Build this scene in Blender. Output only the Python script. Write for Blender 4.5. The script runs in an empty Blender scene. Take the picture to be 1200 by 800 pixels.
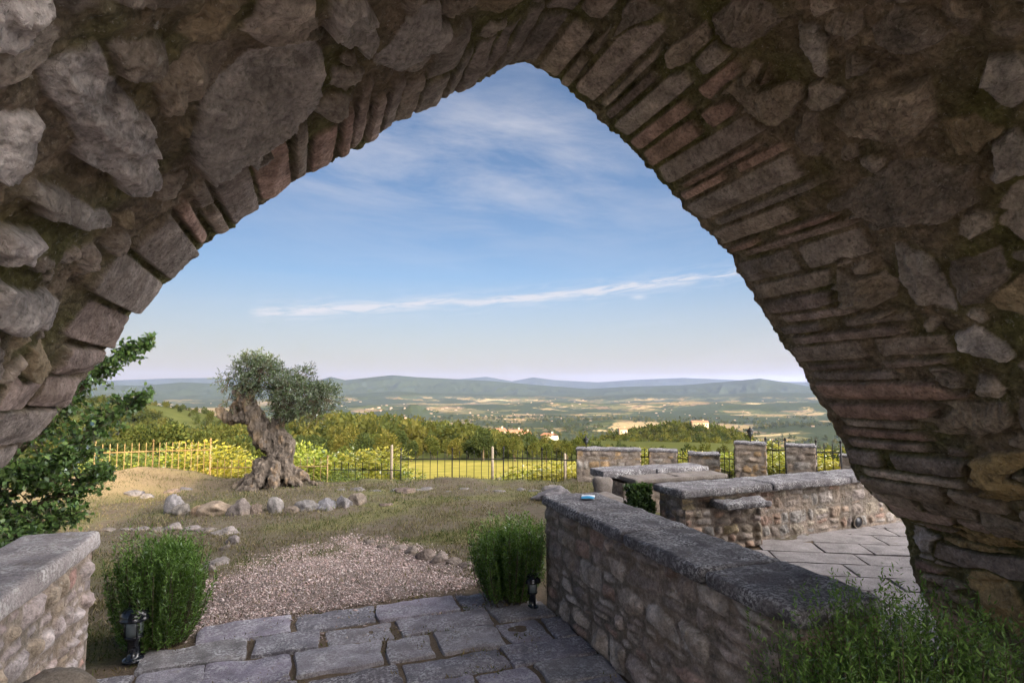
import bpy, bmesh, math, random
import numpy as np
from mathutils import Vector
rad = math.radians
RS = np.random.RandomState
SC = bpy.context.scene
COL = SC.collection

# ------------------------------------------------------------------ camera, sky, sun, exposure
FPX, YH, VPX, EYE = 680.0, 455.0, 362.0, 2.0
PITCH = math.atan((YH - 400) / FPX)
YAW = rad(19.2327)
cam_d = bpy.data.cameras.new('camera'); cam = bpy.data.objects.new('camera', cam_d); COL.objects.link(cam)
cam_d.sensor_width = 36; cam_d.lens = FPX / 1200 * 36
cam_d.clip_start = 0.05; cam_d.clip_end = 90000
cam.location = (0, 0, EYE); cam.rotation_euler = (rad(90) + PITCH, 0, -YAW)
SC.camera = cam

SUN_EL, SUN_TRAVEL = rad(15), rad(9)       # the sun stands behind the house; light travels forward and slightly right
sun_d = bpy.data.lights.new('sun', 'SUN'); sun = bpy.data.objects.new('sun', sun_d); COL.objects.link(sun)
sun_d.energy = 5.0; sun_d.angle = rad(0.5); sun_d.color = (1.0, 0.78, 0.46)
sd = Vector((math.sin(SUN_TRAVEL) * math.cos(SUN_EL), math.cos(SUN_TRAVEL) * math.cos(SUN_EL), -math.sin(SUN_EL)))
sun.rotation_euler = sd.to_track_quat('-Z', 'Y').to_euler()
sun.location = (-10, -30, 30)

W = bpy.data.worlds.new('World'); SC.world = W; W.use_nodes = True
SKY_STRENGTH = 0.06
SC.view_settings.view_transform = 'Standard'; SC.view_settings.look = 'None'
SC.view_settings.exposure = 0.9; SC.view_settings.gamma = 1.0; SC.view_settings.use_curve_mapping = False
SC.cycles.use_denoising = True
SC.cycles.use_adaptive_sampling = True
SC.cycles.adaptive_threshold = 0.015
SC.cycles.max_bounces = 8; SC.cycles.diffuse_bounces = 5; SC.cycles.glossy_bounces = 3
SC.cycles.transmission_bounces = 4; SC.cycles.volume_bounces = 0; SC.cycles.transparent_max_bounces = 8
SC.cycles.sample_clamp_indirect = 8

# ------------------------------------------------------------------ measuring helpers
CF = np.array([math.sin(YAW) * math.cos(PITCH), math.cos(YAW) * math.cos(PITCH), math.sin(PITCH)])
CR = np.array([math.cos(YAW), -math.sin(YAW), 0.0]); CU = np.cross(CR, CF); CO = np.array([0, 0, EYE])
def ray(px, py): return CF + CR * (px - 600) / FPX - CU * (py - 400) / FPX
def at_y(px, py, y): r = ray(px, py); return CO + r * (y / r[1])
def at_z(px, py, z=0.0): r = ray(px, py); return CO + r * ((z - EYE) / r[2])
def at_d(px, py, d): r = ray(px, py); return CO + r * (d / math.hypot(r[0], r[1]))
def azim(px): return math.atan((px - 600) / FPX) + YAW
MPP = 1.0 / FPX

# ------------------------------------------------------------------ numpy noise
_P = RS(7).permutation(256).astype(np.int32); _P = np.concatenate([_P, _P, _P])
_G = RS(8).normal(size=(256, 3)).astype(np.float32); _G /= np.linalg.norm(_G, axis=1, keepdims=True)
def perlin(x, y, z=0.0):
    x = np.asarray(x, np.float32); y = np.asarray(y, np.float32); z = np.zeros_like(x) + np.float32(z) if np.isscalar(z) else np.asarray(z, np.float32)
    xi = np.floor(x).astype(np.int32); yi = np.floor(y).astype(np.int32); zi = np.floor(z).astype(np.int32)
    xf, yf, zf = x - xi, y - yi, z - zi
    u, v, w = [t * t * t * (t * (t * 6 - 15) + 10) for t in (xf, yf, zf)]
    xi &= 255; yi &= 255; zi &= 255
    out = 0
    for dx in (0, 1):
        wx = u if dx else 1 - u
        for dy in (0, 1):
            wy = v if dy else 1 - v
            for dz in (0, 1):
                wz = w if dz else 1 - w
                g = _G[_P[_P[_P[(xi + dx) & 255] + ((yi + dy) & 255)] + ((zi + dz) & 255)]]
                out = out + wx * wy * wz * (g[..., 0] * (xf - dx) + g[..., 1] * (yf - dy) + g[..., 2] * (zf - dz))
    return out * 1.5
def fbm(x, y, z=0.0, o=4, g=0.5, l=2.03):
    a, s, f = 1.0, 0, 1.0
    for k in range(o):
        s = s + a * perlin(np.asarray(x) * f + 17.3 * k, np.asarray(y) * f + 5.1 * k, (np.asarray(z) * f + 3.7 * k) if not np.isscalar(z) else z * f + 3.7 * k)
        a *= g; f *= l
    return s
def sstep(a, b, x): t = np.clip((x - a) / (b - a), 0, 1); return t * t * (3 - 2 * t)

# ------------------------------------------------------------------ mesh helpers
def link(o, parent=None):
    COL.objects.link(o)
    if parent is not None: o.parent = parent
    return o
def mesh_np(name, v, f, mats=(), col=None, smooth=False, midx=None, attrs=None):
    """v (n,3); f (m,k) one k; col per-vertex rgb"""
    v = np.asarray(v, np.float32).reshape(-1, 3); f = np.asarray(f, np.int32)
    me = bpy.data.meshes.new(name); k = f.shape[1]
    me.vertices.add(len(v)); me.vertices.foreach_set('co', v.ravel())
    me.loops.add(f.size); me.loops.foreach_set('vertex_index', f.ravel())
    me.polygons.add(len(f)); me.polygons.foreach_set('loop_start', np.arange(0, f.size, k, dtype=np.int32))
    if midx is not None: me.polygons.foreach_set('material_index', np.asarray(midx, np.int32))
    if col is not None:
        c = np.ones((len(v), 4), np.float32); c[:, :3] = np.asarray(col, np.float32).reshape(-1, 3)
        a = me.color_attributes.new('Col', 'FLOAT_COLOR', 'POINT'); a.data.foreach_set('color', c.ravel())
    for an, av in (attrs or {}).items():
        a = me.attributes.new(an, 'FLOAT', 'POINT'); a.data.foreach_set('value', np.asarray(av, np.float32).ravel())
    me.update(calc_edges=True); me.validate()
    if smooth: me.polygons.foreach_set('use_smooth', np.ones(len(f), bool))
    for m in mats: me.materials.append(m)
    return me
def add(name, me, parent=None, loc=(0, 0, 0), rotz=0.0):
    o = link(bpy.data.objects.new(name, me), parent); o.location = loc; o.rotation_euler = (0, 0, rotz); return o
def empty(name, loc=(0, 0, 0), rotz=0.0):
    o = bpy.data.objects.new(name, None); link(o); o.location = loc; o.rotation_euler = (0, 0, rotz); o.empty_display_size = .1; return o
def tag(o, label=None, cat=None, group=None, kind=None):
    if label: o['label'] = label
    if cat: o['category'] = cat
    if group: o['group'] = group
    if kind: o['kind'] = kind
    return o
def grid_faces(n, m, off=0, flip=False):
    i = np.arange(n * m).reshape(n, m) + off
    q = np.stack([i[:-1, :-1], i[1:, :-1], i[1:, 1:], i[:-1, 1:]], -1).reshape(-1, 4)
    return q[:, ::-1] if flip else q
class MB:
    """collects quads/triangle-ish polys"""
    def __init__(s): s.v = []; s.f = []; s.m = []; s.c = []
    def quadset(s, v, f, mi=0, col=None):
        o = sum(len(a) for a in s.v); v = np.asarray(v, np.float32); s.v.append(v); s.f.append(np.asarray(f, np.int32) + o); s.m.append(np.full(len(f), mi))
        s.c.append(np.tile(np.asarray(col if col is not None else (1, 1, 1), np.float32), (len(v), 1)) if col is None or np.ndim(col) == 1 else np.asarray(col, np.float32))
    def box(s, a, b, mi=0, col=None):
        x0, y0, z0 = a; x1, y1, z1 = b
        v = [(x0, y0, z0), (x1, y0, z0), (x1, y1, z0), (x0, y1, z0), (x0, y0, z1), (x1, y0, z1), (x1, y1, z1), (x0, y1, z1)]
        s.quadset(v, [(0, 3, 2, 1), (4, 5, 6, 7), (0, 1, 5, 4), (1, 2, 6, 5), (2, 3, 7, 6), (3, 0, 4, 7)], mi, col)
    def tube(s, pts, r, n=8, mi=0, col=None, cap=True, noise=0.0, nf=3.0, seed=0, flute=0, famp=0.0):
        pts = np.asarray(pts, float); r = np.broadcast_to(np.asarray(r, float), (len(pts),))
        t = np.gradient(pts, axis=0); t /= np.linalg.norm(t, axis=1, keepdims=True) + 1e-9
        ref = np.array([0, 0, 1.0]) if abs(t[0, 2]) < .9 else np.array([1.0, 0, 0])
        V = []
        for i in range(len(pts)):
            a = np.cross(t[i], ref); a /= np.linalg.norm(a) + 1e-9; b = np.cross(t[i], a)
            ref = np.cross(a, t[i])
            th = np.linspace(0, 2 * math.pi, n, endpoint=False)
            rr = r[i] * (1 + famp * np.cos(flute * th + i * .15))
            V.append(pts[i] + np.outer(np.cos(th) * rr, a) + np.outer(np.sin(th) * rr, b))
        V = np.array(V)
        if noise:
            q = V.reshape(-1, 3) * nf
            nn = fbm(q[:, 0] + seed, q[:, 1], q[:, 2], 3).reshape(len(pts), n, 1)
            V = V + (V - pts[:, None, :]) / (np.linalg.norm(V - pts[:, None, :], axis=2, keepdims=True) + 1e-9) * nn * noise
        idx = np.arange(len(pts) * n).reshape(len(pts), n); jn = np.roll(idx, -1, axis=1)
        f = np.stack([idx[:-1], jn[:-1], jn[1:], idx[1:]], -1).reshape(-1, 4)
        V = V.reshape(-1, 3)
        if cap:
            V = np.vstack([V, pts[0], pts[-1]]); c0, c1 = len(pts) * n, len(pts) * n + 1
            k = np.arange(0, n, 2)
            f = np.vstack([f, np.stack([np.full(len(k), c0), idx[0][(k + 2) % n], idx[0][(k + 1) % n], idx[0][k]], -1),
                           np.stack([np.full(len(k), c1), idx[-1][k], idx[-1][(k + 1) % n], idx[-1][(k + 2) % n]], -1)])
        s.quadset(V, f, mi, col)
    def lathe(s, prof, n=20, at=(0, 0, 0), mi=0, col=None):
        prof = np.asarray(prof, float); th = np.linspace(0, 2 * math.pi, n, endpoint=False)
        V = np.stack([np.outer(prof[:, 0], np.cos(th)), np.outer(prof[:, 0], np.sin(th)), np.repeat(prof[:, 1:2], n, 1)], -1) + np.array(at)
        idx = np.arange(len(prof) * n).reshape(len(prof), n); jn = np.roll(idx, -1, axis=1)
        f = np.stack([idx[:-1], jn[:-1], jn[1:], idx[1:]], -1).reshape(-1, 4)
        s.quadset(V.reshape(-1, 3), f, mi, col)
    def mesh(s, name, mats, smooth=False, usecol=False):
        v = np.vstack(s.v); f = np.vstack(s.f)
        return mesh_np(name, v, f, mats, np.vstack(s.c) if usecol else None, smooth, np.concatenate(s.m))

# ------------------------------------------------------------------ material helpers
class NT:
    def __init__(s, nt): s.t = nt; nt.nodes.clear()
    def n(s, typ, **kw):
        x = s.t.nodes.new(typ)
        for k, v in kw.items():
            if k.startswith('i_'):
                k = k[2:]; x.inputs[int(k) if k.isdigit() else k.replace('_', ' ')].default_value = v
            else: setattr(x, k, v)
        return x
    def l(s, a, b): s.t.links.new(a, b); return b
    def math(s, op, a, b=None, c=None):
        x = s.n('ShaderNodeMath', operation=op)
        for i, q in enumerate((a, b, c)):
            if q is None: continue
            if isinstance(q, (int, float)): x.inputs[i].default_value = q
            else: s.l(q, x.inputs[i])
        return x.outputs[0]
    def mix(s, fac, a, b, mode='MIX'):
        x = s.n('ShaderNodeMix', data_type='RGBA', blend_type=mode)
        for i, q in ((0, fac), (6, a), (7, b)):
            if isinstance(q, (int, float)): x.inputs[i].default_value = q
            elif isinstance(q, (tuple, list)): x.inputs[i].default_value = (*q[:3], 1)
            else: s.l(q, x.inputs[i])
        return x.outputs[2]
    def noise(s, scale, detail=4, rough=.55, vec=None, dist=0.0, out=0):
        x = s.n('ShaderNodeTexNoise'); x.inputs['Scale'].default_value = scale; x.inputs['Detail'].default_value = detail
        x.inputs['Roughness'].default_value = rough; x.inputs['Distortion'].default_value = dist
        if vec is not None: s.l(vec, x.inputs['Vector'])
        return x.outputs[out]
    def ramp(s, fac, stops, interp='LINEAR'):
        x = s.n('ShaderNodeValToRGB'); e = x.color_ramp.elements; x.color_ramp.interpolation = interp
        while len(e) < len(stops): e.new(.5)
        for i, (p, c) in enumerate(stops):
            e[i].position = p; e[i].color = (c, c, c, 1) if isinstance(c, (int, float)) else (*c[:3], 1)
        s.l(fac, x.inputs[0]); return x.outputs[0]
def material(name):
    m = bpy.data.materials.new(name); m.use_nodes = True; return m, NT(m.node_tree)
def principled(N, base, rough=.9, bump=None, bstr=.4, bdist=.01, metallic=0.0, spec=.3):
    p = N.n('ShaderNodeBsdfPrincipled'); o = N.n('ShaderNodeOutputMaterial')
    if isinstance(base, (tuple, list)): p.inputs['Base Color'].default_value = (*base[:3], 1)
    else: N.l(base, p.inputs['Base Color'])
    if isinstance(rough, (int, float)): p.inputs['Roughness'].default_value = rough
    else: N.l(rough, p.inputs['Roughness'])
    p.inputs['Metallic'].default_value = metallic; p.inputs['Specular IOR Level'].default_value = spec
    if bump is not None:
        b = N.n('ShaderNodeBump'); b.inputs['Strength'].default_value = bstr; b.inputs['Distance'].default_value = bdist
        N.l(bump, b.inputs['Height']); N.l(b.outputs[0], p.inputs['Normal'])
    N.l(p.outputs[0], o.inputs[0]); return p
def obj_vec(N): return N.n('ShaderNodeTexCoord').outputs['Object']
def attr_col(N): return N.n('ShaderNodeAttribute', attribute_name='Col').outputs['Color']

def masonry_mat(name, speck=0.35, bump=.5):
    m, N = material(name); v = obj_vec(N); c = attr_col(N)
    n1 = N.noise(9, 6, .6, v); n2 = N.noise(55, 5, .65, v); n3 = N.noise(3.1, 4, .5, v)
    c = N.mix(1.0, c, N.ramp(n1, [(.25, .5), (.5, .95), (.75, 1.45)]), 'MULTIPLY')
    c = N.mix(1.0, c, N.ramp(n2, [(.3, .66), (.5, 1.0), (.7, 1.28)]), 'MULTIPLY')
    c = N.mix(N.ramp(n3, [(.52, 0.0), (.72, .45)]), c, (.17, .12, .07))
    pit = N.ramp(N.noise(48, 5, .7, v, .4), [(.36, 1.0), (.44, 0.0)]); c = N.mix(N.math('MULTIPLY', pit, .32), c, (.06, .048, .036))
    fl = N.ramp(N.noise(70, 5, .75, v), [(.60, 0.0), (.68, .55)]); c = N.mix(fl, c, (.52, .48, .43))
    lf = N.math('MULTIPLY', N.ramp(N.noise(26, 6, .7, v), [(.60, 0.0), (.68, speck)]), N.ramp(N.noise(2.3, 3, .5, v), [(.42, 0.0), (.6, 1.0)]))
    c = N.mix(lf, c, (.50, .49, .46))
    h = N.math('ADD', N.math('MULTIPLY', n2, .5), N.math('ADD', N.math('MULTIPLY', N.noise(95, 3, .5, v), .12), N.math('ADD', N.math('MULTIPLY', N.noise(24, 5, .6, v, .5), .9), N.math('MULTIPLY', pit, -.15))))
    principled(N, c, .95, h, bump, .022, spec=.15); return m
def lichen_mat(name, base=(.115, .105, .11), light=(.48, .47, .45), amount=.5, tone=False):
    m, N = material(name); v = obj_vec(N)
    n1 = N.noise(4, 5, .6, v); n2 = N.noise(46, 7, .74, v, .15); n3 = N.noise(110, 4, .6, v); n4 = N.noise(5.5, 5, .65, v)
    c = N.mix(N.ramp(n1, [(.3, 0.0), (.7, 1.0)]), base, tuple(x * 1.9 for x in base))
    c = N.mix(1.0, c, N.ramp(n3, [(.3, .6), (.7, 1.35)]), 'MULTIPLY')
    if tone: c = N.mix(1.0, c, attr_col(N), 'MULTIPLY')
    f = N.math('MULTIPLY', N.ramp(n2, [(.48, 0.0), (.55, 1.0)]), N.ramp(n4, [(.40, 0.05), (.60, amount)]))
    c = N.mix(f, c, light)
    c = N.mix(N.ramp(N.noise(7, 5, .7, v), [(.60, 0.0), (.72, .5)]), c, (.17, .14, .09))
    h = N.math('ADD', n2, N.math('MULTIPLY', n3, .6))
    principled(N, c, .92, h, .5, .01, spec=.2); return m
def leaf_mat(name, trans=.35, gloss=.18, rough=.45, tint=(1.0, 1.15, .45)):
    m, N = material(name); c = attr_col(N)
    d = N.n('ShaderNodeBsdfDiffuse'); N.l(c, d.inputs[0])
    t = N.n('ShaderNodeBsdfTranslucent'); N.l(N.mix(1.0, c, tint, 'MULTIPLY'), t.inputs[0])
    g = N.n('ShaderNodeBsdfGlossy'); g.inputs['Roughness'].default_value = rough; g.inputs[0].default_value = (.8, .85, .9, 1)
    a = N.n('ShaderNodeMixShader'); a.inputs[0].default_value = trans; N.l(d.outputs[0], a.inputs[1]); N.l(t.outputs[0], a.inputs[2])
    fr = N.n('ShaderNodeFresnel'); fr.inputs[0].default_value = 1.4
    b = N.n('ShaderNodeMixShader'); N.l(N.math('MULTIPLY', fr.outputs[0], gloss * 4), b.inputs[0]); N.l(a.outputs[0], b.inputs[1]); N.l(g.outputs[0], b.inputs[2])
    o = N.n('ShaderNodeOutputMaterial'); N.l(b.outputs[0], o.inputs[0]); return m
def simple_mat(name, c, rough=.6, metallic=0.0, nscale=20, var=.35, bump=.2, spec=.3):
    m, N = material(name); v = obj_vec(N); n = N.noise(nscale, 5, .6, v)
    cc = N.mix(1.0, c, N.ramp(n, [(.25, 1 - var), (.75, 1 + var)]), 'MULTIPLY')
    principled(N, cc, rough, n, bump, .01, metallic, spec); return m

M = {}
M['vault'] = masonry_mat('vault_stone', .35, .9)
M['wall'] = masonry_mat('wall_stone', .6, .7)
M['cap'] = lichen_mat('lichened_coping', (.072, .065, .068), (.45, .44, .435), amount=.85)
M['cap_pale'] = lichen_mat('pale_coping', (.20, .175, .17), (.56, .54, .51), .8)
M['slab2'] = lichen_mat('pale_paving', (.155, .14, .138), (.42, .40, .39), .4)
M['slab_dark'] = lichen_mat('dark_slab', (.10, .085, .075), (.27, .25, .23), .4)  # darker stone tone for some slabs and the standing stone
M['bollard'] = lichen_mat('bollard_stone', (.12, .10, .08), (.25, .22, .18), .3)
M['slab'] = lichen_mat('paving_stone', (.118, .110, .124), (.46, .45, .46), .8, True)
M['leaf'] = leaf_mat('leaf', .35, .05, .4); M['shiny_leaf'] = leaf_mat('shiny_leaf', .35, .14, .3)
M['needle'] = leaf_mat('needle', .3, .03, .5)
M['olive_leaf'] = leaf_mat('olive_leaf', .2, .08, .45, (1.0, 1.05, .6))
M['forest'] = leaf_mat('forest_leaf', .3, .0, .6)
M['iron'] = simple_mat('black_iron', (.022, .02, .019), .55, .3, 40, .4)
M['sunlit_iron'] = simple_mat('weathered_sunlit_iron', (.30, .20, .085), .75, .0, 30, .5)  # pale weathered iron, with golden sunlight partly put into its colour
M['dark_metal'] = simple_mat('painted_metal', (.012, .014, .02), .18, .0, 30, .3, .05, .6)
M['post_wood'] = simple_mat('weathered_wood', (.30, .24, .17), .9, 0, 14, .4)
M['rock'] = masonry_mat('rock', .22, .6)
M['plaster'] = simple_mat('plaster', (.50, .39, .26), .9, 0, .3, .15, .05)
M['plaster_white'] = simple_mat('white_plaster', (.55, .49, .40), .9, 0, .3, .12, .05)
M['plaster_pink'] = simple_mat('pink_plaster', (.46, .28, .19), .9, 0, .3, .12, .05)
M['plaster_far'] = simple_mat('dusty_plaster', (.36, .29, .22), .9, 0, .3, .12, .05); M['tile'] = simple_mat('roof_tile', (.34, .16, .09), .9, 0, .8, .3, .1)
M['dark'] = simple_mat('dark_window', (.03, .03, .035), .3, 0, 2, .2, 0)
M['twig'] = simple_mat('twig', (.10, .075, .05), .9, 0, 30, .4)

# ------------------------------------------------------------------ sky: clear evening air with thin cirrus
def build_world():
    N = NT(W.node_tree)
    sky = N.n('ShaderNodeTexSky', sky_type='NISHITA'); sky.sun_disc = False
    sky.sun_elevation = SUN_EL; sky.sun_rotation = math.pi + SUN_TRAVEL
    sky.altitude = 500; sky.air_density = 1.0; sky.dust_density = 0.8; sky.ozone_density = 2.2
    g = N.n('ShaderNodeTexCoord').outputs['Generated']
    s = N.n('ShaderNodeSeparateXYZ'); N.l(g, s.inputs[0])
    az = N.math('ARCTAN2', s.outputs[0], s.outputs[1]); el = N.math('ARCSINE', s.outputs[2])
    def ae(px, py): r = ray(px, py); return math.atan2(r[0], r[1]), math.atan2(r[2], math.hypot(r[0], r[1]))
    def vec(sa, se, ks=0.0):
        c = N.n('ShaderNodeCombineXYZ'); N.l(N.math('MULTIPLY', az, sa), c.inputs[0])
        N.l(N.math('MULTIPLY', N.math('ADD', el, N.math('MULTIPLY', az, ks)), se), c.inputs[1]); return c.outputs[0]
    # the long streak
    a0, e0 = ae(300, 365); a1, e1 = ae(560, 344); a2, e2 = ae(850, 322); k = (e2 - e0) / (a2 - a0)
    wob = N.math('MULTIPLY', N.math('SUBTRACT', N.noise(5, 4, .5, vec(1, 1)), .5), .03)
    line = N.math('ADD', N.math('ADD', N.math('MULTIPLY', N.math('SUBTRACT', az, a0), k), e0), wob)
    d = N.math('SUBTRACT', el, line)
    core = N.math('EXPONENT', N.math('MULTIPLY', N.math('MULTIPLY', d, d), -1 / .0065 ** 2))
    halo = N.math('EXPONENT', N.math('MULTIPLY', N.math('MULTIPLY', d, d), -1 / .020 ** 2))
    win = N.math('MULTIPLY', N.ramp(N.math('ADD', N.math('MULTIPLY', az, .8), .5 - .8 * a0), [(.49, 0.0), (.51, 1.0)]),
                 N.ramp(N.math('ADD', N.math('MULTIPLY', az, .8), .5 - .8 * a2), [(.45, 1.0), (.62, 0.0)]))
    fil = N.noise(1, 8, .68, vec(11, 85, -k), .9)
    st = N.math('MULTIPLY', win, N.math('ADD', N.math('MULTIPLY', core, N.ramp(fil, [(.36, .08), (.58, .95)])), N.math('MULTIPLY', halo, N.ramp(fil, [(.44, 0.0), (.72, .42)]))))
    # a high veil, torn into wisps
    ac, ec = ae(545, 190)
    da = N.math('SUBTRACT', az, ac); de = N.math('SUBTRACT', el, ec)
    blob = N.math('EXPONENT', N.math('MULTIPLY', -1.0, N.math('ADD', N.math('MULTIPLY', N.math('MULTIPLY', da, da), 6.5), N.math('MULTIPLY', N.math('MULTIPLY', de, de), 65.0))))
    w1 = N.ramp(N.noise(1, 7, .6, vec(2.6, 12, .10), .35), [(.40, 0.0), (.75, 1.0)])
    w2 = N.ramp(N.noise(1, 6, .6, vec(2.0, 14, -.1), .5), [(.52, 0.0), (.78, .55)])
    veil = N.math('ADD', N.math('MULTIPLY', blob, N.math('MULTIPLY', w1, .78)), N.math('MULTIPLY', w2, .22))
    # one low puff
    ap, ep = ae(748, 348)
    dp = N.math('SUBTRACT', az, ap); dq = N.math('SUBTRACT', el, ep)
    puff = N.math('EXPONENT', N.math('MULTIPLY', -1.0, N.math('ADD', N.math('MULTIPLY', N.math('MULTIPLY', dp, dp), 1 / .011 ** 2), N.math('MULTIPLY', N.math('MULTIPLY', dq, dq), 1 / .004 ** 2))))
    f = N.math('MINIMUM', N.math('ADD', N.math('ADD', st, veil), N.math('MULTIPLY', puff, .5)), .85)
    hz = N.ramp(el, [(.0, 1.0), (.05, .8), (.19, 0.0)])
    c = N.mix(1.0, sky.outputs[0], (1.0, 1.0, 1.06), 'MULTIPLY')
    c = N.mix(N.math('MULTIPLY', hz, .75), c, (5.6, 4.4, 3.3))
    c = N.mix(f, c, (7.4, 7.2, 7.4))
    # unseen bright cloud added behind the viewer as fill light for the shade
    back_fill = N.ramp(N.math('ADD', N.math('ADD', N.math('MULTIPLY', s.outputs[1], -.76), N.math('MULTIPLY', s.outputs[0], .74)), N.math('MULTIPLY', N.math('SUBTRACT', N.noise(2.2, 6, .6, g), .5), 1.3)), [(.27, 0.0), (.62, 1.0)])
    c = N.mix(N.math('MULTIPLY', back_fill, .85), c, (124.0, 118.0, 115.0))
    b = N.n('ShaderNodeBackground'); b.inputs[1].default_value = SKY_STRENGTH; N.l(c, b.inputs[0])
    o = N.n('ShaderNodeOutputWorld'); N.l(b.outputs[0], o.inputs[0])
build_world()

# ------------------------------------------------------------------ masonry relief
def masonry(u, v, stones, seed=0, warp=.018, wf=7.0, gap=.012, mortar_amp=.010, mortar_col=(.13, .10, .065), mortar_col2=(.10, .09, .04), wmask=None, moff=0.0, bev=.020):
    """u, v: grids in metres. stones: (cu, cv, lu, lv, b, p, h, tilt, col, strata). Returns height, colour"""
    u = u.astype(np.float32); v = v.astype(np.float32)
    wu = u + warp * (1.0 if wmask is None else wmask) * fbm(u * wf + seed, v * wf, 1.7, 3); wv = v + warp * (1.0 if wmask is None else wmask) * fbm(u * wf, v * wf + seed, 9.1, 3)
    F1 = np.full(u.shape, 9.0, np.float32); F2 = F1.copy(); B = np.full(u.shape, .1, np.float32)
    ID = np.full(u.shape, -1, np.int32); X = np.zeros_like(F1); Y = np.zeros_like(F1)
    for i, (cu, cv, lu, lv, b, p, *_r) in enumerate(stones):
        a = math.hypot(lu, lv); ex, ey = lu / a, lv / a; R = 1.5 * max(a, b) + .05
        rows = np.where((u.min(1) < cu + R) & (u.max(1) > cu - R))[0]; cols = np.where((v.min(0) < cv + R) & (v.max(0) > cv - R))[0]
        if len(rows) == 0 or len(cols) == 0: continue
        sl = (slice(rows[0], rows[-1] + 1), slice(cols[0], cols[-1] + 1))
        du, dv = wu[sl] - cu, wv[sl] - cv
        x = (du * ex + dv * ey) / a; y = (-du * ey + dv * ex) / b
        if p > 0: q = (np.abs(x) ** p + np.abs(y) ** p) ** (1 / p)
        else:                       # irregular flat-sided block
            rp = RS(int(cu * 977 + cv * 7919 + 9e4) & 0x7fffffff); ns = int(-p); q = np.hypot(x, y) * .80
            for kk in range(ns):
                an = 2 * math.pi * (kk + .75 * (rp.rand() - .5)) / ns + rp.rand() * .3; q = np.maximum(q, (x * math.cos(an) + y * math.sin(an)) / (.74 + .26 * rp.rand()))
        f1, f2, idd = F1[sl], F2[sl], ID[sl]
        new = q < f1; F2[sl] = np.where(new, f1, np.minimum(f2, q)); F1[sl] = np.where(new, q, f1)
        ID[sl] = np.where(new, i, idd); X[sl] = np.where(new, x, X[sl]); Y[sl] = np.where(new, y, Y[sl]); B[sl] = np.where(new, min(a, b), B[sl])
    e = np.minimum(1 - F1, (F2 - F1) * .5) * B - gap * .5
    n = len(stones)
    H = np.array([s[6] for s in stones] + [0]); TX = np.array([s[7][0] for s in stones] + [0]); TY = np.array([s[7][1] for s in stones] + [0])
    C = np.array([s[8] for s in stones] + [(0, 0, 0)], np.float32); SA = np.array([s[9] for s in stones] + [0])
    rr = RS(seed + 5); ph = rr.rand(n + 1) * 60; fa = rr.rand(n + 1) * math.pi; fs = .4 + 1.1 * rr.rand(n + 1)
    ins = sstep(0, bev, e) * (.82 + .18 * sstep(0, .08, e))
    L = np.take(ph, ID)
    th = np.take(fa, ID); cu_, su_ = np.cos(th), np.sin(th)
    s1 = (u * cu_ + v * su_); s2 = (-u * su_ + v * cu_)
    strata = fbm(s1 * 4.5 + L, s2 * 20, L, 5, .6); strata = (.5 * strata + .9 * (.35 - np.abs(fbm(s1 * 7 + L, s2 * 17 + 8, L, 4, .55)))) * np.take(SA, ID)
    lump = fbm(u * 11 + L, v * 11, L, 5, .62)
    facet = np.zeros_like(F1)
    for kf in range(4):
        an = rr.rand(n + 1) * 2 * math.pi; of = .05 + .5 * rr.rand(n + 1); sl = (.03 + .09 * rr.rand(n + 1)) * (rr.rand(n + 1) < .8)
        facet = np.minimum(facet, -np.maximum(0, np.cos(np.take(an, ID)) * X + np.sin(np.take(an, ID)) * Y - np.take(of, ID)) * np.take(sl, ID))
    top = np.take(H, ID) + np.take(TX, ID) * X + np.take(TY, ID) * Y + strata * .020 + lump * .010 * np.clip(np.take(SA, ID) * 1.6, .25, 1) + facet * np.minimum(1, B * 9) * np.where(np.take(SA, ID) > .3, 1, .35)
    mort = fbm(u * 9, v * 9, seed * .7, 5, .6) * mortar_amp + fbm(u * 40, v * 40, 3.3, 3) * .003 + moff
    h = mort * (1 - ins) + (np.maximum(top, -.004)) * ins
    sm = sstep(.0, .009, e)[..., None]
    cs = np.take(C, ID, axis=0) * (1 + .22 * lump + .18 * strata)[..., None]
    mm = sstep(-.3, .5, fbm(u * 2.2, v * 2.2, 5.5 + seed, 3))[..., None]
    cm = (np.array(mortar_col) * (1 - mm) + np.array(mortar_col2) * mm) * (1 + .35 * fbm(u * 23, v * 23, 1.1, 3))[..., None]
    return h, np.clip(cs * sm + cm * (1 - sm), .01, .9)
STONE_COLS = [(.30, .25, .21), (.27, .23, .21), (.33, .28, .22), (.24, .20, .17), (.34, .30, .27), (.29, .22, .17), (.26, .24, .22), (.34, .24, .18), (.28, .19, .15), (.36, .29, .18)]
def pick_col(r, cols=STONE_COLS, v=.18):
    c = np.array(cols[r.randint(len(cols))]); return tuple(c * (1 + v * (r.rand() * 2 - 1)))
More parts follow.
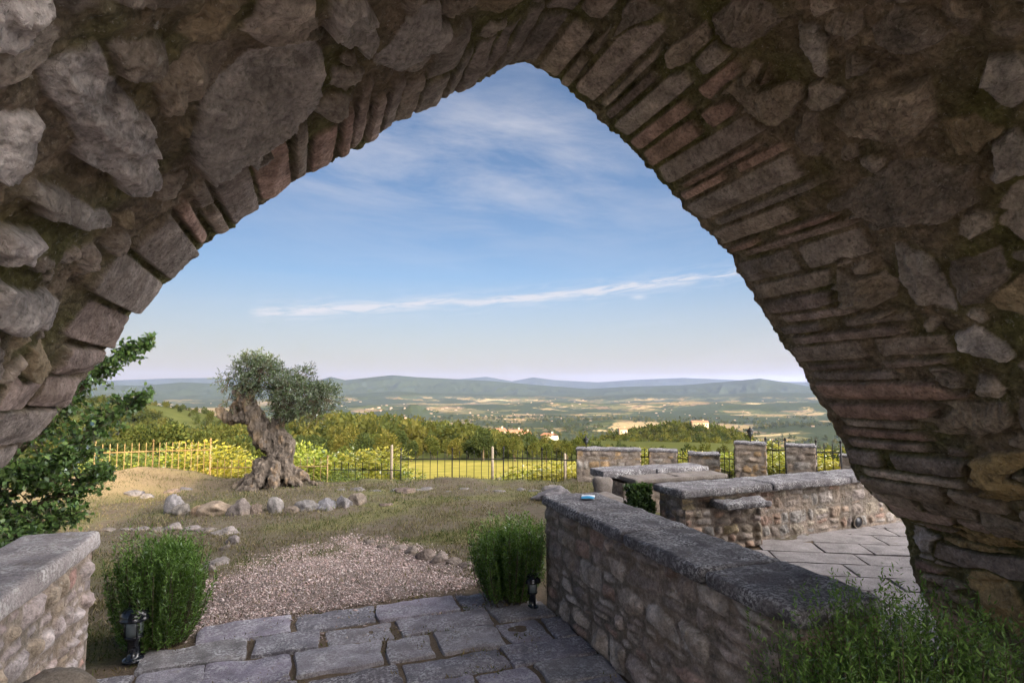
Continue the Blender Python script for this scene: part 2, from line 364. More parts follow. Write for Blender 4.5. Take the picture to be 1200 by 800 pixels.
def coursed(Wd, Ht, r, hmin=.07, hmax=.19, lmin=.10, lmax=.36, cols=STONE_COLS, thin=.25, prot=.02):
    """irregular courses of rubble for a wall face Wd x Ht"""
    st = []; z = 0.0
    while z < Ht:
        h = hmin * .55 + .02 * r.rand() if r.rand() < thin else hmin + (hmax - hmin) * r.rand()
        h = min(h, max(Ht - z, .04)); u = -lmax * r.rand()
        while u < Wd:
            l = lmin + (lmax - lmin) * r.rand() ** 1.3
            if h > .11 and r.rand() < .22:
                k = .35 + .3 * r.rand()
                parts = [(z, h * k), (z + h * k, h * (1 - k))]
            else: parts = [(z, h)]
            for (zz, hh) in parts:
                dj = (r.rand() - .5) * .02
                st.append((u + l / 2, zz + hh / 2 + dj, l / 2 * 1.04, (r.rand() - .5) * .10 * l, hh / 2 * 1.05, (5 + 4 * r.rand()) if r.rand() < .55 else -r.randint(4, 7), prot * (.4 + r.rand()),
                           ((r.rand() - .5) * .016, (r.rand() - .5) * .016), pick_col(r, cols), .3 + .7 * r.rand()))
            u += l
        z += h
    return st
def wall_mesh(name, Lx, Ly, Hz, seed, res=.014, mat='wall', sides='fblr', top=False, **kw):
    """a masonry block, footprint [0,Lx]x[0,Ly], standing on z=0: each side a relief panel"""
    V, F, C = [], [], []; off = 0
    spec = {'f': ((0, 0), (1, 0), Lx, (0, -1)), 'r': ((Lx, 0), (0, 1), Ly, (1, 0)), 'b': ((Lx, Ly), (-1, 0), Lx, (0, 1)), 'l': ((0, Ly), (0, -1), Ly, (-1, 0))}
    for k, sname in enumerate(sides):
        o, d, Ln, nrm = spec[sname]; n = max(3, int(Ln / res)); m = max(3, int(Hz / res))
        uu, vv = np.meshgrid(np.linspace(0, Ln, n), np.linspace(0, Hz, m), indexing='ij')
        r = RS(seed * 10 + k)
        h, c = masonry(uu, vv, coursed(Ln, Hz, r, **kw), seed * 3 + k, warp=.012, mortar_amp=.007, mortar_col=(.26, .21, .17), mortar_col2=(.20, .17, .14))
        fade = sstep(0, .03, np.minimum(uu, Ln - uu)); h = h * (.25 + .75 * fade)
        P = np.stack([o[0] + d[0] * uu + nrm[0] * h, o[1] + d[1] * uu + nrm[1] * h, vv], -1)
        V.append(P.reshape(-1, 3)); C.append(c.reshape(-1, 3)); F.append(grid_faces(n, m, off)); off += n * m
    if top:
        n, m = max(3, int(Lx / .03)), max(3, int(Ly / .03))
        uu, vv = np.meshgrid(np.linspace(0, Lx, n), np.linspace(0, Ly, m), indexing='ij')
        h, c = masonry(uu, vv, coursed(Lx, Ly, RS(seed * 10 + 9), **kw), seed * 3 + 9, mortar_col=(.26, .21, .17))
        V.append(np.stack([uu, vv, Hz + h * .8], -1).reshape(-1, 3)); C.append(c.reshape(-1, 3)); F.append(grid_faces(n, m, off))
    return mesh_np(name, np.vstack(V), np.vstack(F), [M[mat]], np.vstack(C), True)
def slab_into(mb, x0, x1, y0, y1, z0, z1, seed, res=.03, amp=.012, round_=.02, mi=0, rot=0.0, col=None, wob=.02):
    """a worn stone slab: rounded-over box with an uneven outline"""
    Lx, Ly, Lz = x1 - x0, y1 - y0, z1 - z0
    nx, ny, nz = max(4, int(Lx / res)), max(4, int(Ly / res)), max(3, int(Lz / res) + 1)
    def patch(A, B, n, m): s, t = np.meshgrid(np.linspace(-1, 1, n), np.linspace(-1, 1, m), indexing='ij'); return A(s, t)
    faces = []
    for (n, m, fn) in ((nx, ny, lambda s, t: (s, t, np.ones_like(s))), (nx, ny, lambda s, t: (s, -t, -np.ones_like(s))),
                       (nx, nz, lambda s, t: (s, -np.ones_like(s), t)), (nx, nz, lambda s, t: (-s, np.ones_like(s), t)),
                       (ny, nz, lambda s, t: (np.ones_like(s), s, t)), (ny, nz, lambda s, t: (-np.ones_like(s), -s, t))):
        s, t = np.meshgrid(np.linspace(-1, 1, n), np.linspace(-1, 1, m), indexing='ij'); a = fn(s, t)
        P = np.stack([a[0] * Lx / 2, a[1] * Ly / 2, a[2] * Lz / 2], -1).reshape(-1, 3)
        hs = np.array([Lx, Ly, Lz]) / 2; rr = min(round_, *(hs * .9)); core = np.clip(P, -(hs - rr), hs - rr); d = P - core; ln = np.linalg.norm(d, axis=1, keepdims=True)
        P = core + d / np.maximum(ln, 1e-6) * np.minimum(ln, rr)
        w = P + np.array([x0, y0, z0]); q = fbm(w[:, 0] * 5 + seed, w[:, 1] * 5, w[:, 2] * 5, 4); q2 = fbm(w[:, 0] * 2.2 + seed, w[:, 1] * 2.2 + 9, seed, 2); q3 = fbm(w[:, 0] * 2.2 + 4, w[:, 1] * 2.2 + seed, seed + 3, 2)
        nrm = P / hs; nrm = nrm ** 3; nrm = nrm / (np.linalg.norm(nrm, axis=1, keepdims=True) + 1e-6)
        P = P + nrm * (q * amp)[:, None]; P[:, 0] += q2 * wob; P[:, 1] += q3 * wob
        c, si = math.cos(rot), math.sin(rot)
        P = np.stack([P[:, 0] * c - P[:, 1] * si, P[:, 0] * si + P[:, 1] * c, P[:, 2]], -1) + np.array([(x0 + x1) / 2, (y0 + y1) / 2, (z0 + z1) / 2])
        mb.quadset(P, grid_faces(n, m), mi, col)
    return mb

# ------------------------------------------------------------------ the stone archway
D = 2.80                      # outer plane of the arch
SIL = [(0, 553), (60, 490), (110, 440), (160, 370), (220, 310), (300, 245), (345, 218), (400, 190), (450, 158), (500, 130), (560, 100), (590, 82), (610, 76), (628, 82), (650, 95), (700, 140), (745, 185),
       (800, 245), (860, 310), (900, 380), (945, 450), (975, 500), (1000, 560), (1025, 585), (1058, 612), (1065, 660), (1085, 712), (1120, 800)]
_p = [at_y(x, y, D) for x, y in SIL]; _p = np.array([(p[0], p[2]) for p in _p])
PROF = np.vstack([[(-1.47, -.25), (-1.45, .4), (-1.40, .9), (-1.28, 1.3)], _p, [(4.12, -.25)]])
def resample(P, step):
    d = np.concatenate([[0], np.cumsum(np.hypot(*np.diff(P, axis=0).T))]); n = int(d[-1] / step)
    s = np.linspace(0, d[-1], n); return np.stack([np.interp(s, d, P[:, 0]), np.interp(s, d, P[:, 1])], -1), s
def smooth(P, k):
    w = np.hanning(2 * k + 1); w /= w.sum(); Q = np.pad(P, ((k, k), (0, 0)), mode='reflect', reflect_type='odd')
    return np.stack([np.convolve(Q[:, i], w, 'valid') for i in range(2)], -1)
prof, _s = resample(PROF, .02); prof = smooth(prof, 5); prof, S = resample(prof, .0044)
tan_ = np.gradient(prof, axis=0); tan_ = smooth(tan_, 14); tan_ /= np.linalg.norm(tan_, axis=1, keepdims=True)
nrm_ = np.stack([tan_[:, 1], -tan_[:, 0]], -1)          # left jamb goes up -> inward is +x
def on_vault(px, py):
    r = ray(px, py); a = np.array([0, EYE]); dvec = np.array([r[0], r[2]])
    rel = prof - a; cr = rel[:, 0] * dvec[1] - rel[:, 1] * dvec[0]; dot = rel @ dvec
    k = np.where((cr[:-1] * cr[1:] <= 0) & (dot[:-1] > 0))[0]
    if len(k) == 0: return None
    k = k[0]; t = dot[k] / (dvec @ dvec); return S[k], t * r[1]
def build_arch():
    r = RS(21); stones = []
    PALE, GREY, BRN, OCH, DRK = (.52, .47, .45), (.41, .37, .345), (.34, .28, .225), (.42, .31, .16), (.27, .23, .20)
    big = [  # centre px, half long axis px, half short px, colour, protrusion
        (143, 172, 46, 74, 44, PALE, .05), (304, 128, 72, -84, 40, GREY, .06), (235, 100, 48, -42, 22, BRN, .02), (179, 74, 38, 6, 24, DRK, .03), (12, 8, 58, -24, 36, PALE, .05),
        (8, 172, 40, 4, 40, PALE, .05), (92, 250, 52, 33, 20, GREY, .04), (28, 291, 36, 2, 21, PALE, .05), (38, 362, 52, 6, 27, GREY, .05), (420, 25, 26, 32, 30, GREY, .05),
        (487, 45, 38, -40, 20, GREY, .045), (540, 8, 20, -26, 14, BRN, .03), (865, 30, 46, -12, 26, DRK, .04), (890, 112, 44, -18, 38, BRN, .05), (958, 58, 15, 38, 17, GREY, .05),
        (1065, 35, 62, -12, 30, DRK, .05), (1040, 140, 60, -22, 38, BRN, .06), (1050, 232, 92, -16, 33, DRK, .05), (1180, 95, 32, 22, 32, GREY, .05), (1185, 185, 30, 2, 30, GREY, .05),
        (1008, 340, 30, 36, 28, BRN, .05), (1078, 325, 26, 38, 22, GREY, .045), (1145, 325, 36, 26, 34, DRK, .05), (1152, 398, 27, 22, 15, PALE, .06), (1172, 558, 28, 30, 36, OCH, .07),
        (1084, 632, 20, 18, 22, PALE, .02), (1150, 632, 46, 2, 22, OCH, .03), (1128, 492, 58, -10, 28, BRN, .03), (1112, 692, 36, 20, 26, BRN, .03), (1172, 706, 40, 10, 34, OCH, .04), (1165, 775, 44, 5, 28, BRN, .03),
        (1120, 20, 30, 20, 22, BRN, .03), (740, 20, 34, -26, 20, DRK, .02), (800, 60, 30, -26, 20, BRN, .02)]
    for (cx, cy, lx, ly, sh, colr, h) in big:
        c = on_vault(cx, cy); a = on_vault(cx + lx * .5, cy + ly * .5); L = math.hypot(lx, ly); b = on_vault(cx - ly / L * sh * .5, cy + lx / L * sh * .5)
        if not (c and a and b): continue
        lu, lv = (a[0] - c[0]) * 2, (a[1] - c[1]) * 2; bu, bv = (b[0] - c[0]) * 2, (b[1] - c[1]) * 2
        a_ = math.hypot(lu, lv); area = abs(lu * bv - lv * bu); bb = area / a_
        stones.append((c[0], c[1], lu, lv, max(bb, .03) * 1.12, -r.randint(5, 8), h * .95, ((r.rand() - .5) * .05, (r.rand() - .5) * .05), tuple(np.array(colr) * (.9 + .2 * r.rand())), .6 + .7 * r.rand()))
    # ring of long thin bricks and slabs, each course running back from the outer edge
    smax = S[-1]; s = 0.0; ends = []
    apex = S[np.argmax(prof[:, 1])]
    while s < smax:
        right = s > apex
        thk = (.05 + .02 * r.rand() if r.rand() < .42 else .085 + .07 * r.rand()) if right else (.06 + .02 * r.rand() if r.rand() < .25 else .10 + .08 * r.rand())
        ln = (.62 + .42 * r.rand()) if right else (.42 + .32 * r.rand())
        if right and prof[min(np.searchsorted(S, s), len(S) - 1), 1] < .95: ln = .30 + .2 * r.rand(); thk *= 1.8
        y = D + .03 - (.025 + .03 * r.rand()); yend = D - ln; first = True; prot = .008 + .020 * r.rand()
        colr = pick_col(r, [(.37, .29, .255), (.35, .29, .26), (.39, .32, .27), (.39, .265, .22), (.33, .28, .25)])
        while y > yend + .06:
            l = min(y - yend, (.26 + .5 * r.rand()) if r.rand() < .6 else 9)
            if y - yend - l < .12: l = y - yend
            stones.append((s + thk / 2, y - l / 2, (r.rand() - .5) * .012, l / 2 * 1.0, thk / 2, 12.0, prot + .012 * r.rand(), ((r.rand() - .5) * .008, (r.rand() - .5) * .022),
                           tuple(np.array(colr) * (.75 + .5 * r.rand())), .12 + .25 * r.rand()))
            y -= l + .008
        ends.append((s + thk / 2, yend)); s += thk + .007 + .006 * r.rand()
    es, ey = np.array(ends).T
    # the rest is rubble thrown in to fill
    big_ = [q for q in stones if q[5] < 0]
    PL = np.zeros((4000, 6)); npl = 0
    for q in big_:
        L_ = math.hypot(q[2], q[3]); PL[npl] = (q[0], q[1], L_ * .93, q[4] * .93, q[2] / L_, q[3] / L_); npl += 1
    T = 9000
    for tri in range(T):
        cs, cy = r.rand() * smax, -.5 + r.rand() * 2.9
        R = .21 - .175 * (tri / T) ** .6; a = R * (.85 + .45 * r.rand()); b_ = a * (.62 + .36 * r.rand())
        if cy + b_ * .85 > np.interp(cs, es, ey): continue
        q = PL[:npl]; dx, dy = cs - q[:, 0], cy - q[:, 1]; m_ = .5 * (a + b_) * .80
        if (((dx * q[:, 4] + dy * q[:, 5]) / (q[:, 2] + m_)) ** 2 + ((-dx * q[:, 5] + dy * q[:, 4]) / (q[:, 3] + m_)) ** 2).min() < 1: continue
        th = r.rand() * math.pi; PL[npl] = (cs, cy, a, b_, math.cos(th), math.sin(th)); npl += 1
        colr = pick_col(r, [(.38, .32, .27), (.35, .30, .26), (.32, .27, .23), (.43, .37, .32), (.39, .31, .21)])
        stones.append((cs, cy, math.cos(th) * a * 1.12, math.sin(th) * a * 1.12, b_ * 1.12, -r.randint(4, 8), .012 + .032 * r.rand(), ((r.rand() - .5) * .035, (r.rand() - .5) * .035), colr, .5 + .7 * r.rand()))
    ys = np.concatenate([np.arange(-.5, .1, .03), np.arange(.1, 1.0, .0075), np.arange(1.0, D + .001, .0050)])
    uu, vv = np.meshgrid(S, ys, indexing='ij')
    inner = sstep(0, .08, np.interp(uu, es, ey) - vv)
    h, c = masonry(uu, vv, stones, 31, warp=.026, wf=6, gap=.008, mortar_amp=.020, mortar_col=(.22, .175, .13), mortar_col2=(.135, .128, .055), wmask=.06 + .94 * inner, moff=-.016 * (1 - inner) - .006 * inner, bev=.007 + .006 * inner)
    h = h + inner * (.03 * fbm(uu * 1.6, vv * 1.6, 2.2, 3) - .015) - (1 - inner) * .002
    X = prof[:, 0][:, None] + nrm_[:, 0][:, None] * h; Z = prof[:, 1][:, None] + nrm_[:, 1][:, None] * h
    Yy = vv + sstep(D - .15, D, vv) * .02 * fbm(uu * 14, uu * 0 + 2.0, .5, 3)
    n, m = uu.shape
    V = np.stack([X, Yy, Z], -1)
    # fold the outer lip back so the ring has a face outside
    lip = np.stack([prof[:, 0] - nrm_[:, 0] * .30, np.full(n, D + .01), prof[:, 1] - nrm_[:, 1] * .30], -1)
    V = np.concatenate([V, lip[:, None, :]], 1); c = np.concatenate([c, c[:, -1:, :]], 1)
    root = empty('stone_archway', (0, D, 0))
    me = mesh_np('rubble_vault', V.reshape(-1, 3) - np.array([0, D, 0]), grid_faces(n, m + 1, flip=True), [M['vault']], c.reshape(-1, 3), True)
    add('rubble_vault', me, root)
    # outer face of the gatehouse around the opening (seen only from outside) and its flat top
    pr = prof[::12] - nrm_[::12] * .22; k = len(pr)
    mb = MB(); x0, x1, z1 = -3.2, 9.5, 4.9
    outer = []
    for p in pr:
        dx, dz = p[0] - 1.3, p[1] - 1.2; cand = []
        if dx < 0: cand.append((x0 - 1.3) / dx)
        if dx > 0: cand.append((x1 - 1.3) / dx)
        if dz > 0: cand.append((z1 - 1.2) / dz)
        t = min(cand); outer.append((1.3 + dx * t, max(1.2 + dz * t, -.3)))
    outer = np.array(outer)
    for yy, fl in ((D - .02, 0), (-.5, 1)):
        V2 = np.zeros((2 * k, 3)); V2[:k, 0] = pr[:, 0]; V2[:k, 2] = pr[:, 1]; V2[k:, 0] = outer[:, 0]; V2[k:, 2] = outer[:, 1]; V2[:, 1] = yy - D
        f = np.array([(i, k + i, k + i + 1, i + 1) for i in range(k - 1)]); mb.quadset(V2, f if fl else f[:, ::-1], 0, (.28, .23, .19))
    mb.box((x0, -.52 - D, 4.88), (x1, -.01, 5.02), 0, (.25, .21, .18))
    add('gatehouse_wall', mb.mesh('gatehouse_wall', [M['vault']], False, True), root)
    tag(root, 'rough stone archway with thin brick ring framing the whole view', 'archway')
build_arch()

# ------------------------------------------------------------------ ground and far country
OLV = at_d(322, 566, 11.3)[:2]
_RP = np.array([(-400, 15.0), (100, 15.0), (240, 14.6), (300, 13.6), (440, 13.1), (660, 12.6), (720, 14.5), (1100, 15.5), (1800, 15.5)], float)
def rim(az): return np.interp(az, np.arctan((_RP[:, 0] - 600) / FPX) + YAW, _RP[:, 1])
_BR = np.log([13, 16, 20, 30, 50, 90, 150, 250, 300, 500, 1000, 2000, 3500, 12000, 60000]); _BZ = [0, -.9, -1.9, -3.2, -5.6, -9.2, -13.8, -20.5, -25, -66, -135, -215, -250, -238, -238]
def base_z(x, y):
    r = np.hypot(x, y) + 1e-6; az = np.arctan2(x, y)
    z = np.interp(np.log(r), _BR, _BZ)
    g = r - rim(az)
    near = np.where(g > 0, -.22 * g - .05 * np.minimum(g, 1), 0)
    t = sstep(17, 24, r)
    z = near * (1 - t) + z * t
    return np.where(np.abs(az) > 2.4, np.minimum(z, 0) * .3, z)
def flat_noise(x, y):
    q = .035 * fbm(x * .5, y * .5, .3, 3) + .018 * fbm(x * 2.2, y * 2.2, 4.4, 4)
    q = q * sstep(5.2, 7.0, y) + .01 * fbm(x * 3, y * 3, 1.0, 2)
    q = q + .13 * np.exp(-(((x - OLV[0]) / 1.5) ** 2 + ((y - OLV[1]) / 1.2) ** 2))
    rr = np.hypot(x, y); q = q + .10 * np.exp(-((rr - rim(np.arctan2(x, y)) + .25) / .35) ** 2) * (.4 + fbm(x * 1.1, y * 1.1, 7.7, 2))
    q = q + .30 * np.exp(-(((x + 3.6) / 1.5) ** 2)) * sstep(12.4, 14.0, y) * (1 - sstep(14.2, 15.2, y))
    return q
def ground_z(x, y):
    x = np.asarray(x, float); y = np.asarray(y, float)
    return base_z(x, y) + flat_noise(x, y) * (1 - sstep(20, 30, np.hypot(x, y)))
def on_ground(px, py, dz=0.0):
    z = 0.0
    for _ in range(8):
        p = at_z(px, py, z + dz); z = float(ground_z(p[0], p[1]))
    return np.array([p[0], p[1], z])
GRAVEL = [at_z(*q)[:2] for q in [(195, 735), (232, 690), (280, 662), (330, 650), (420, 632), (470, 645), (540, 668), (575, 690), (560, 712), (400, 735)]]
GRAVEL = np.array(GRAVEL)
def poly_dist(x, y, P):
    """signed distance-like: negative inside"""
    d = np.full(x.shape, 1e9); ins = np.zeros(x.shape, bool)
    for i in range(len(P)):
        a, b = P[i], P[(i + 1) % len(P)]; e = b - a; t = np.clip(((x - a[0]) * e[0] + (y - a[1]) * e[1]) / (e @ e), 0, 1)
        d = np.minimum(d, np.hypot(x - a[0] - t * e[0], y - a[1] - t * e[1]))
        c = ((a[1] > y) != (b[1] > y)) & (x < (b[0] - a[0]) * (y - a[1]) / (b[1] - a[1] + 1e-9) + a[0]); ins ^= c
    return np.where(ins, -d, d)
def gravel_w(x, y): return 1 - sstep(-.35, .45, poly_dist(x, y, GRAVEL) + .45 * fbm(x * 1.3, y * 1.3, 2.2, 4))
def green_w(x, y): return sstep(-.15, .45, fbm(x * .45, y * .7, 8.8, 4))

def build_ground():
    xs = np.concatenate([np.arange(-15, -4, .12), np.arange(-4, 9, .045), np.arange(9, 20, .14)]); ys = np.concatenate([np.arange(-12, 3, .4), np.arange(3, 9, .04), np.arange(9, 19, .06)])
    x, y = np.meshgrid(xs, ys, indexing='ij'); z = ground_z(x, y)
    g = gravel_w(x, y) * (y > 3); z = z + g * .012 * fbm(x * 14, y * 14, 1.1, 2)
    rr = np.hypot(x, y); z = z - 2.5 * sstep(16.5, 19, rr); pv = 1 - sstep(-.08, .12, np.maximum(y - np.interp(x, [-1.4, -1.0, -.7, 0, 1.2, 2.2], [5.05, 5.30, 5.60, 5.72, 5.85, 5.95]), np.maximum(-1.75 - x, x - 2.3)) + .1 * fbm(x * 5, y * 5, .4, 3)); pv = np.maximum(pv, (x > 2.3) & (x < 10) & (y < 6.2)); z = z - .012 * pv
    m, N = material('dry_grass_ground'); v = obj_vec(N)
    at = lambda n_: N.n('ShaderNodeAttribute', attribute_name=n_).outputs['Fac']
    n1, n2, n3 = N.noise(1.3, 6, .6, v), N.noise(12, 6, .65, v), N.noise(70, 5, .65, v)
    dry = N.mix(N.ramp(n1, [(.3, 0.0), (.7, 1.0)]), (.098, .086, .058), (.155, .135, .096))
    dry = N.mix(N.ramp(N.noise(4.5, 6, .65, v), [(.46, 0.0), (.60, .85)]), dry, (.13, .10, .078)); dry = N.mix(N.ramp(n2, [(.45, 0.0), (.65, .8)]), dry, (.075, .060, .042))
    grn = N.mix(N.ramp(n2, [(.35, 0.0), (.65, 1.0)]), (.085, .095, .035), (.17, .15, .065))
    c = N.mix(N.math('MULTIPLY', at('green'), N.ramp(n2, [(.3, .35), (.6, 1.0)])), dry, grn)
    grv = N.mix(N.ramp(n3, [(.35, 0.0), (.7, 1.0)]), (.12, .092, .078), (.25, .205, .185))
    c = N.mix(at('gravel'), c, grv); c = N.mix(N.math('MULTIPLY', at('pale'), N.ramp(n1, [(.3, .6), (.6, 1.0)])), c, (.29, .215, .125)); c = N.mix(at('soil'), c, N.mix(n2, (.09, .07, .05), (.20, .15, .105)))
    c = N.mix(1.0, c, N.ramp(n3, [(.3, .65), (.7, 1.3)]), 'MULTIPLY')
    principled(N, c, .97, N.math('ADD', n3, n2), .7, .03, spec=.08)
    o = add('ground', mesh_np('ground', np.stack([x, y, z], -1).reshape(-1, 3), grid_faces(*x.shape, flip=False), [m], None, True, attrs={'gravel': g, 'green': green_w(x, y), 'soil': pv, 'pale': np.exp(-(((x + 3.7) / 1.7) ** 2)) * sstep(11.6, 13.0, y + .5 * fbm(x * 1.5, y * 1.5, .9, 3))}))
    tag(o, 'dry grass terrace with trodden bare soil', None, None, 'structure')
build_ground()

def ridge_prof(P): P = np.array(P, float); return np.arctan((P[:, 0] - 600) / FPX) + YAW, P[:, 1]
RIDGES = [
    (260, 70, 110, [(-200, 500), (120, 509), (250, 514), (330, 516), (380, 507), (430, 508), (480, 512), (540, 519), (620, 528), (700, 540)], .8),
    (540, 160, 240, [(-300, 458), (60, 464), (130, 472), (175, 474), (210, 478), (245, 486), (285, 495), (330, 508), (400, 530)], 2),
    (610, 130, 160, [(640, 545), (690, 524), (740, 512), (785, 504), (825, 505), (850, 511), (875, 520), (900, 531), (960, 545)], 2),
    (5200, 260, 420, [(425, 489), (445, 481), (470, 479), (482, 473.5), (490, 474), (500, 479), (515, 484), (540, 489)], 8),
    (3800, 500, 700, [(560, 505), (640, 497), (720, 492), (800, 497), (880, 503), (960, 498), (1100, 495)], 12),
    (7200, 900, 900, [(100, 478), (300, 476), (420, 475), (560, 474), (640, 471), (720, 473), (800, 469.5), (880, 471), (960, 472), (1100, 468)], 25),
    (10500, 1100, 1000, [(0, 464), (165, 466), (300, 468), (400, 463), (460, 459), (520, 461), (600, 463), (680, 465), (760, 461.5), (820, 463), (900, 460), (1100, 462)], 45),
    (13800, 1900, 2200, [(-200, 452), (100, 452), (165, 453), (215, 450), (250, 451), (300, 455), (370, 449), (388, 445), (405, 448), (430, 446), (460, 443.5), (490, 445.5), (520, 446.5), (580, 449), (640, 453), (690, 456), (730, 454), (800, 452.5), (850, 449.5), (890, 446.5), (920, 450), (950, 454), (1000, 456), (1300, 452)], 60),
    (25000, 3000, 3000, [(-200, 450), (100, 449), (200, 446.5), (250, 446), (350, 449), (450, 450), (540, 447), (570, 445), (600, 449), (625, 445.5), (650, 448), (700, 450), (750, 447.5), (800, 446), (850, 447.5), (900, 449.5), (1000, 450), (1400, 447)], 60)]
def terrain_z(x, y):
    r = np.hypot(x, y); az = np.arctan2(x, y); z = ground_z(x, y)
    far = sstep(1200, 3500, r)
    n = fbm(x / 900, y / 900, .7, 6, .52)
    z = z + far * (16 * n + 5 * fbm(x / 240, y / 240, 3.1, 3)) + (1 - far) * sstep(25, 200, r) * (1.2 * fbm(x / 40, y / 40, 5.5, 4) + 6 * sstep(300, 1000, r) * fbm(x / 200, y / 200, 1.5, 4))
    for (R, wn, wf, P, amp) in RIDGES:
        a, yy = ridge_prof(P); yy = np.where(R > 12000, 457 - (457 - yy) * 1.3, yy); top = EYE + R * (YH - np.interp(az, a, yy)) * MPP * np.cos(az - YAW)
        d = (r - R) / np.where(r < R, wn, wf)
        if R > 3000: d = d + .22 * fbm(x / (R * .09), y / (R * .09), 2.0 + R, 4) * sstep(.25, .9, np.abs(d))
        up = np.maximum(top - z, 0) * np.exp(-d * d * 1.4)
        if R > 5000: up = up * (1 - .55 * sstep(.10, .7, np.abs(d)) * np.abs(fbm(x / (R * .045), y / (R * .045), 6.0, 5)))
        z = z + up
    return z
AZ0, AZ1 = -1.15, 1.55
def build_terrain():
    az = np.concatenate([np.linspace(-math.pi, AZ0, 60)[:-1], np.linspace(AZ0, AZ1, 1300), np.linspace(AZ1, math.pi, 60)[1:]])
    r = np.concatenate([np.exp(np.linspace(math.log(16.0), math.log(3000), 150))[:-1], np.exp(np.linspace(math.log(3000), math.log(28000), 300))])
    a, rr = np.meshgrid(az, r, indexing='ij'); x, y = rr * np.sin(a), rr * np.cos(a)
    z = terrain_z(x, y) - .12 * (rr < 20)
    m, N = material('country_fields'); v = N.n('ShaderNodeNewGeometry').outputs['Position']
    def vscale(sx, sy, rot=0.0, src=None):
        mp = N.n('ShaderNodeMapping'); mp.inputs['Scale'].default_value = (sx, sy, 0.0); mp.inputs['Rotation'].default_value = (0, 0, rot); N.l(src or v, mp.inputs['Vector']); return mp.outputs[0]
    wn = N.n('ShaderNodeTexNoise'); wn.inputs['Scale'].default_value = .0025; wn.inputs['Detail'].default_value = 3; N.l(v, wn.inputs['Vector'])
    off = N.n('ShaderNodeVectorMath', operation='SCALE'); off.inputs['Scale'].default_value = 420.0; N.l(wn.outputs['Color'], off.inputs[0])
    wv = N.n('ShaderNodeVectorMath', operation='ADD'); N.l(v, wv.inputs[0]); N.l(off.outputs[0], wv.inputs[1]); wv = wv.outputs[0]
    def cells(scale, ratio, rot):
        t = N.n('ShaderNodeTexVoronoi', voronoi_dimensions='2D'); t.inputs['Scale'].default_value = 1.0; N.l(vscale(scale, scale * ratio, rot, wv), t.inputs['Vector'])
        s = N.n('ShaderNodeSeparateColor'); N.l(t.outputs['Color'], s.inputs[0]); return s.outputs[0], s.outputs[1], t.outputs['Distance']
    ca, cb, _ = cells(1 / 330, 1.7, .5); cc, cd, _ = cells(1 / 170, 1.4, -.3)
    pal = [(0, (.22, .16, .075)), (.18, (.12, .11, .045)), (.38, (.075, .085, .034)), (.55, (.28, .21, .105)), (.66, (.058, .072, .028)), (.85, (.17, .12, .068)), (.97, (.36, .28, .15))]
    f = N.mix(N.ramp(cb, [(.45, 0.0), (.5, 1.0)], 'CONSTANT'), N.ramp(ca, pal, 'CONSTANT'), N.ramp(cc, pal, 'CONSTANT'))
    f = N.mix(1.0, f, N.ramp(N.noise(.02, 5, .6, v), [(.3, .75), (.7, 1.2)]), 'MULTIPLY')
    ed = N.n('ShaderNodeTexVoronoi', voronoi_dimensions='2D', feature='DISTANCE_TO_EDGE'); ed.inputs['Scale'].default_value = 1.0; N.l(vscale(1 / 330, 1.7 / 330, .5, wv), ed.inputs['Vector'])
    hedge = N.math('MULTIPLY', N.ramp(ed.outputs['Distance'], [(.02, 1.0), (.055, 0.0)]), N.ramp(N.noise(.006, 3, .5, v), [(.42, 0.0), (.55, 1.0)]))
    wood = N.ramp(N.noise(.0011, 7, .62, v, .3), [(.47, 0.0), (.505, 1.0)])
    dots = N.ramp(N.noise(.032, 4, .7, v), [(.57, 0.0), (.63, .85)])
    woods = N.mix(N.noise(.03, 5, .7, v), (.020, .030, .014), (.055, .065, .026))
    f = N.mix(N.math('MAXIMUM', N.math('MAXIMUM', wood, hedge), dots), f, woods)
    ln = N.n('ShaderNodeVectorMath', operation='LENGTH'); N.l(v, ln.inputs[0]); ln = ln.outputs['Value']
    # mountains are wooded
    f = N.mix(N.ramp(N.math('DIVIDE', ln, 20000.0), [(.48, 0.0), (.58, .95)]), f, woods)
    sz = N.n('ShaderNodeSeparateXYZ'); N.l(v, sz.inputs[0]); hi = N.math('MULTIPLY', N.ramp(N.math('DIVIDE', N.math('ADD', sz.outputs[2], 250.0), 250.0), [(.34, 0.0), (.52, .95)]), N.ramp(N.math('DIVIDE', ln, 20000.0), [(.28, 0.0), (.34, 1.0)]))
    f = N.mix(hi, f, woods)
    g1 = N.mix(N.ramp(N.noise(.35, 5, .65, v), [(.3, 0.0), (.7, 1.0)]), (.17, .165, .035), (.33, .27, .07))
    nearw = N.mix(N.noise(.12, 5, .7, v), (.035, .045, .016), (.10, .105, .035))
    f = N.mix(N.ramp(N.math('DIVIDE', ln, 2000.0), [(.35, 0.0), (.5, 1.0)]), nearw, f)
    hill = N.mix(N.noise(.05, 5, .7, v), (.075, .080, .028), (.17, .15, .055))
    f = N.mix(N.ramp(N.math('DIVIDE', ln, 1000.0), [(.086, 0.0), (.10, 1.0)]), g1, f)
    principled(N, f, .95, N.noise(.4, 5, .7, v), .3, .3, spec=.0)
    o = add('terrain', mesh_np('terrain', np.stack([x, y, z], -1).reshape(-1, 3), grid_faces(*x.shape, flip=True), [m], None, True))
    tag(o, 'hills, valley fields and far mountains', None, None, 'structure')
build_terrain()

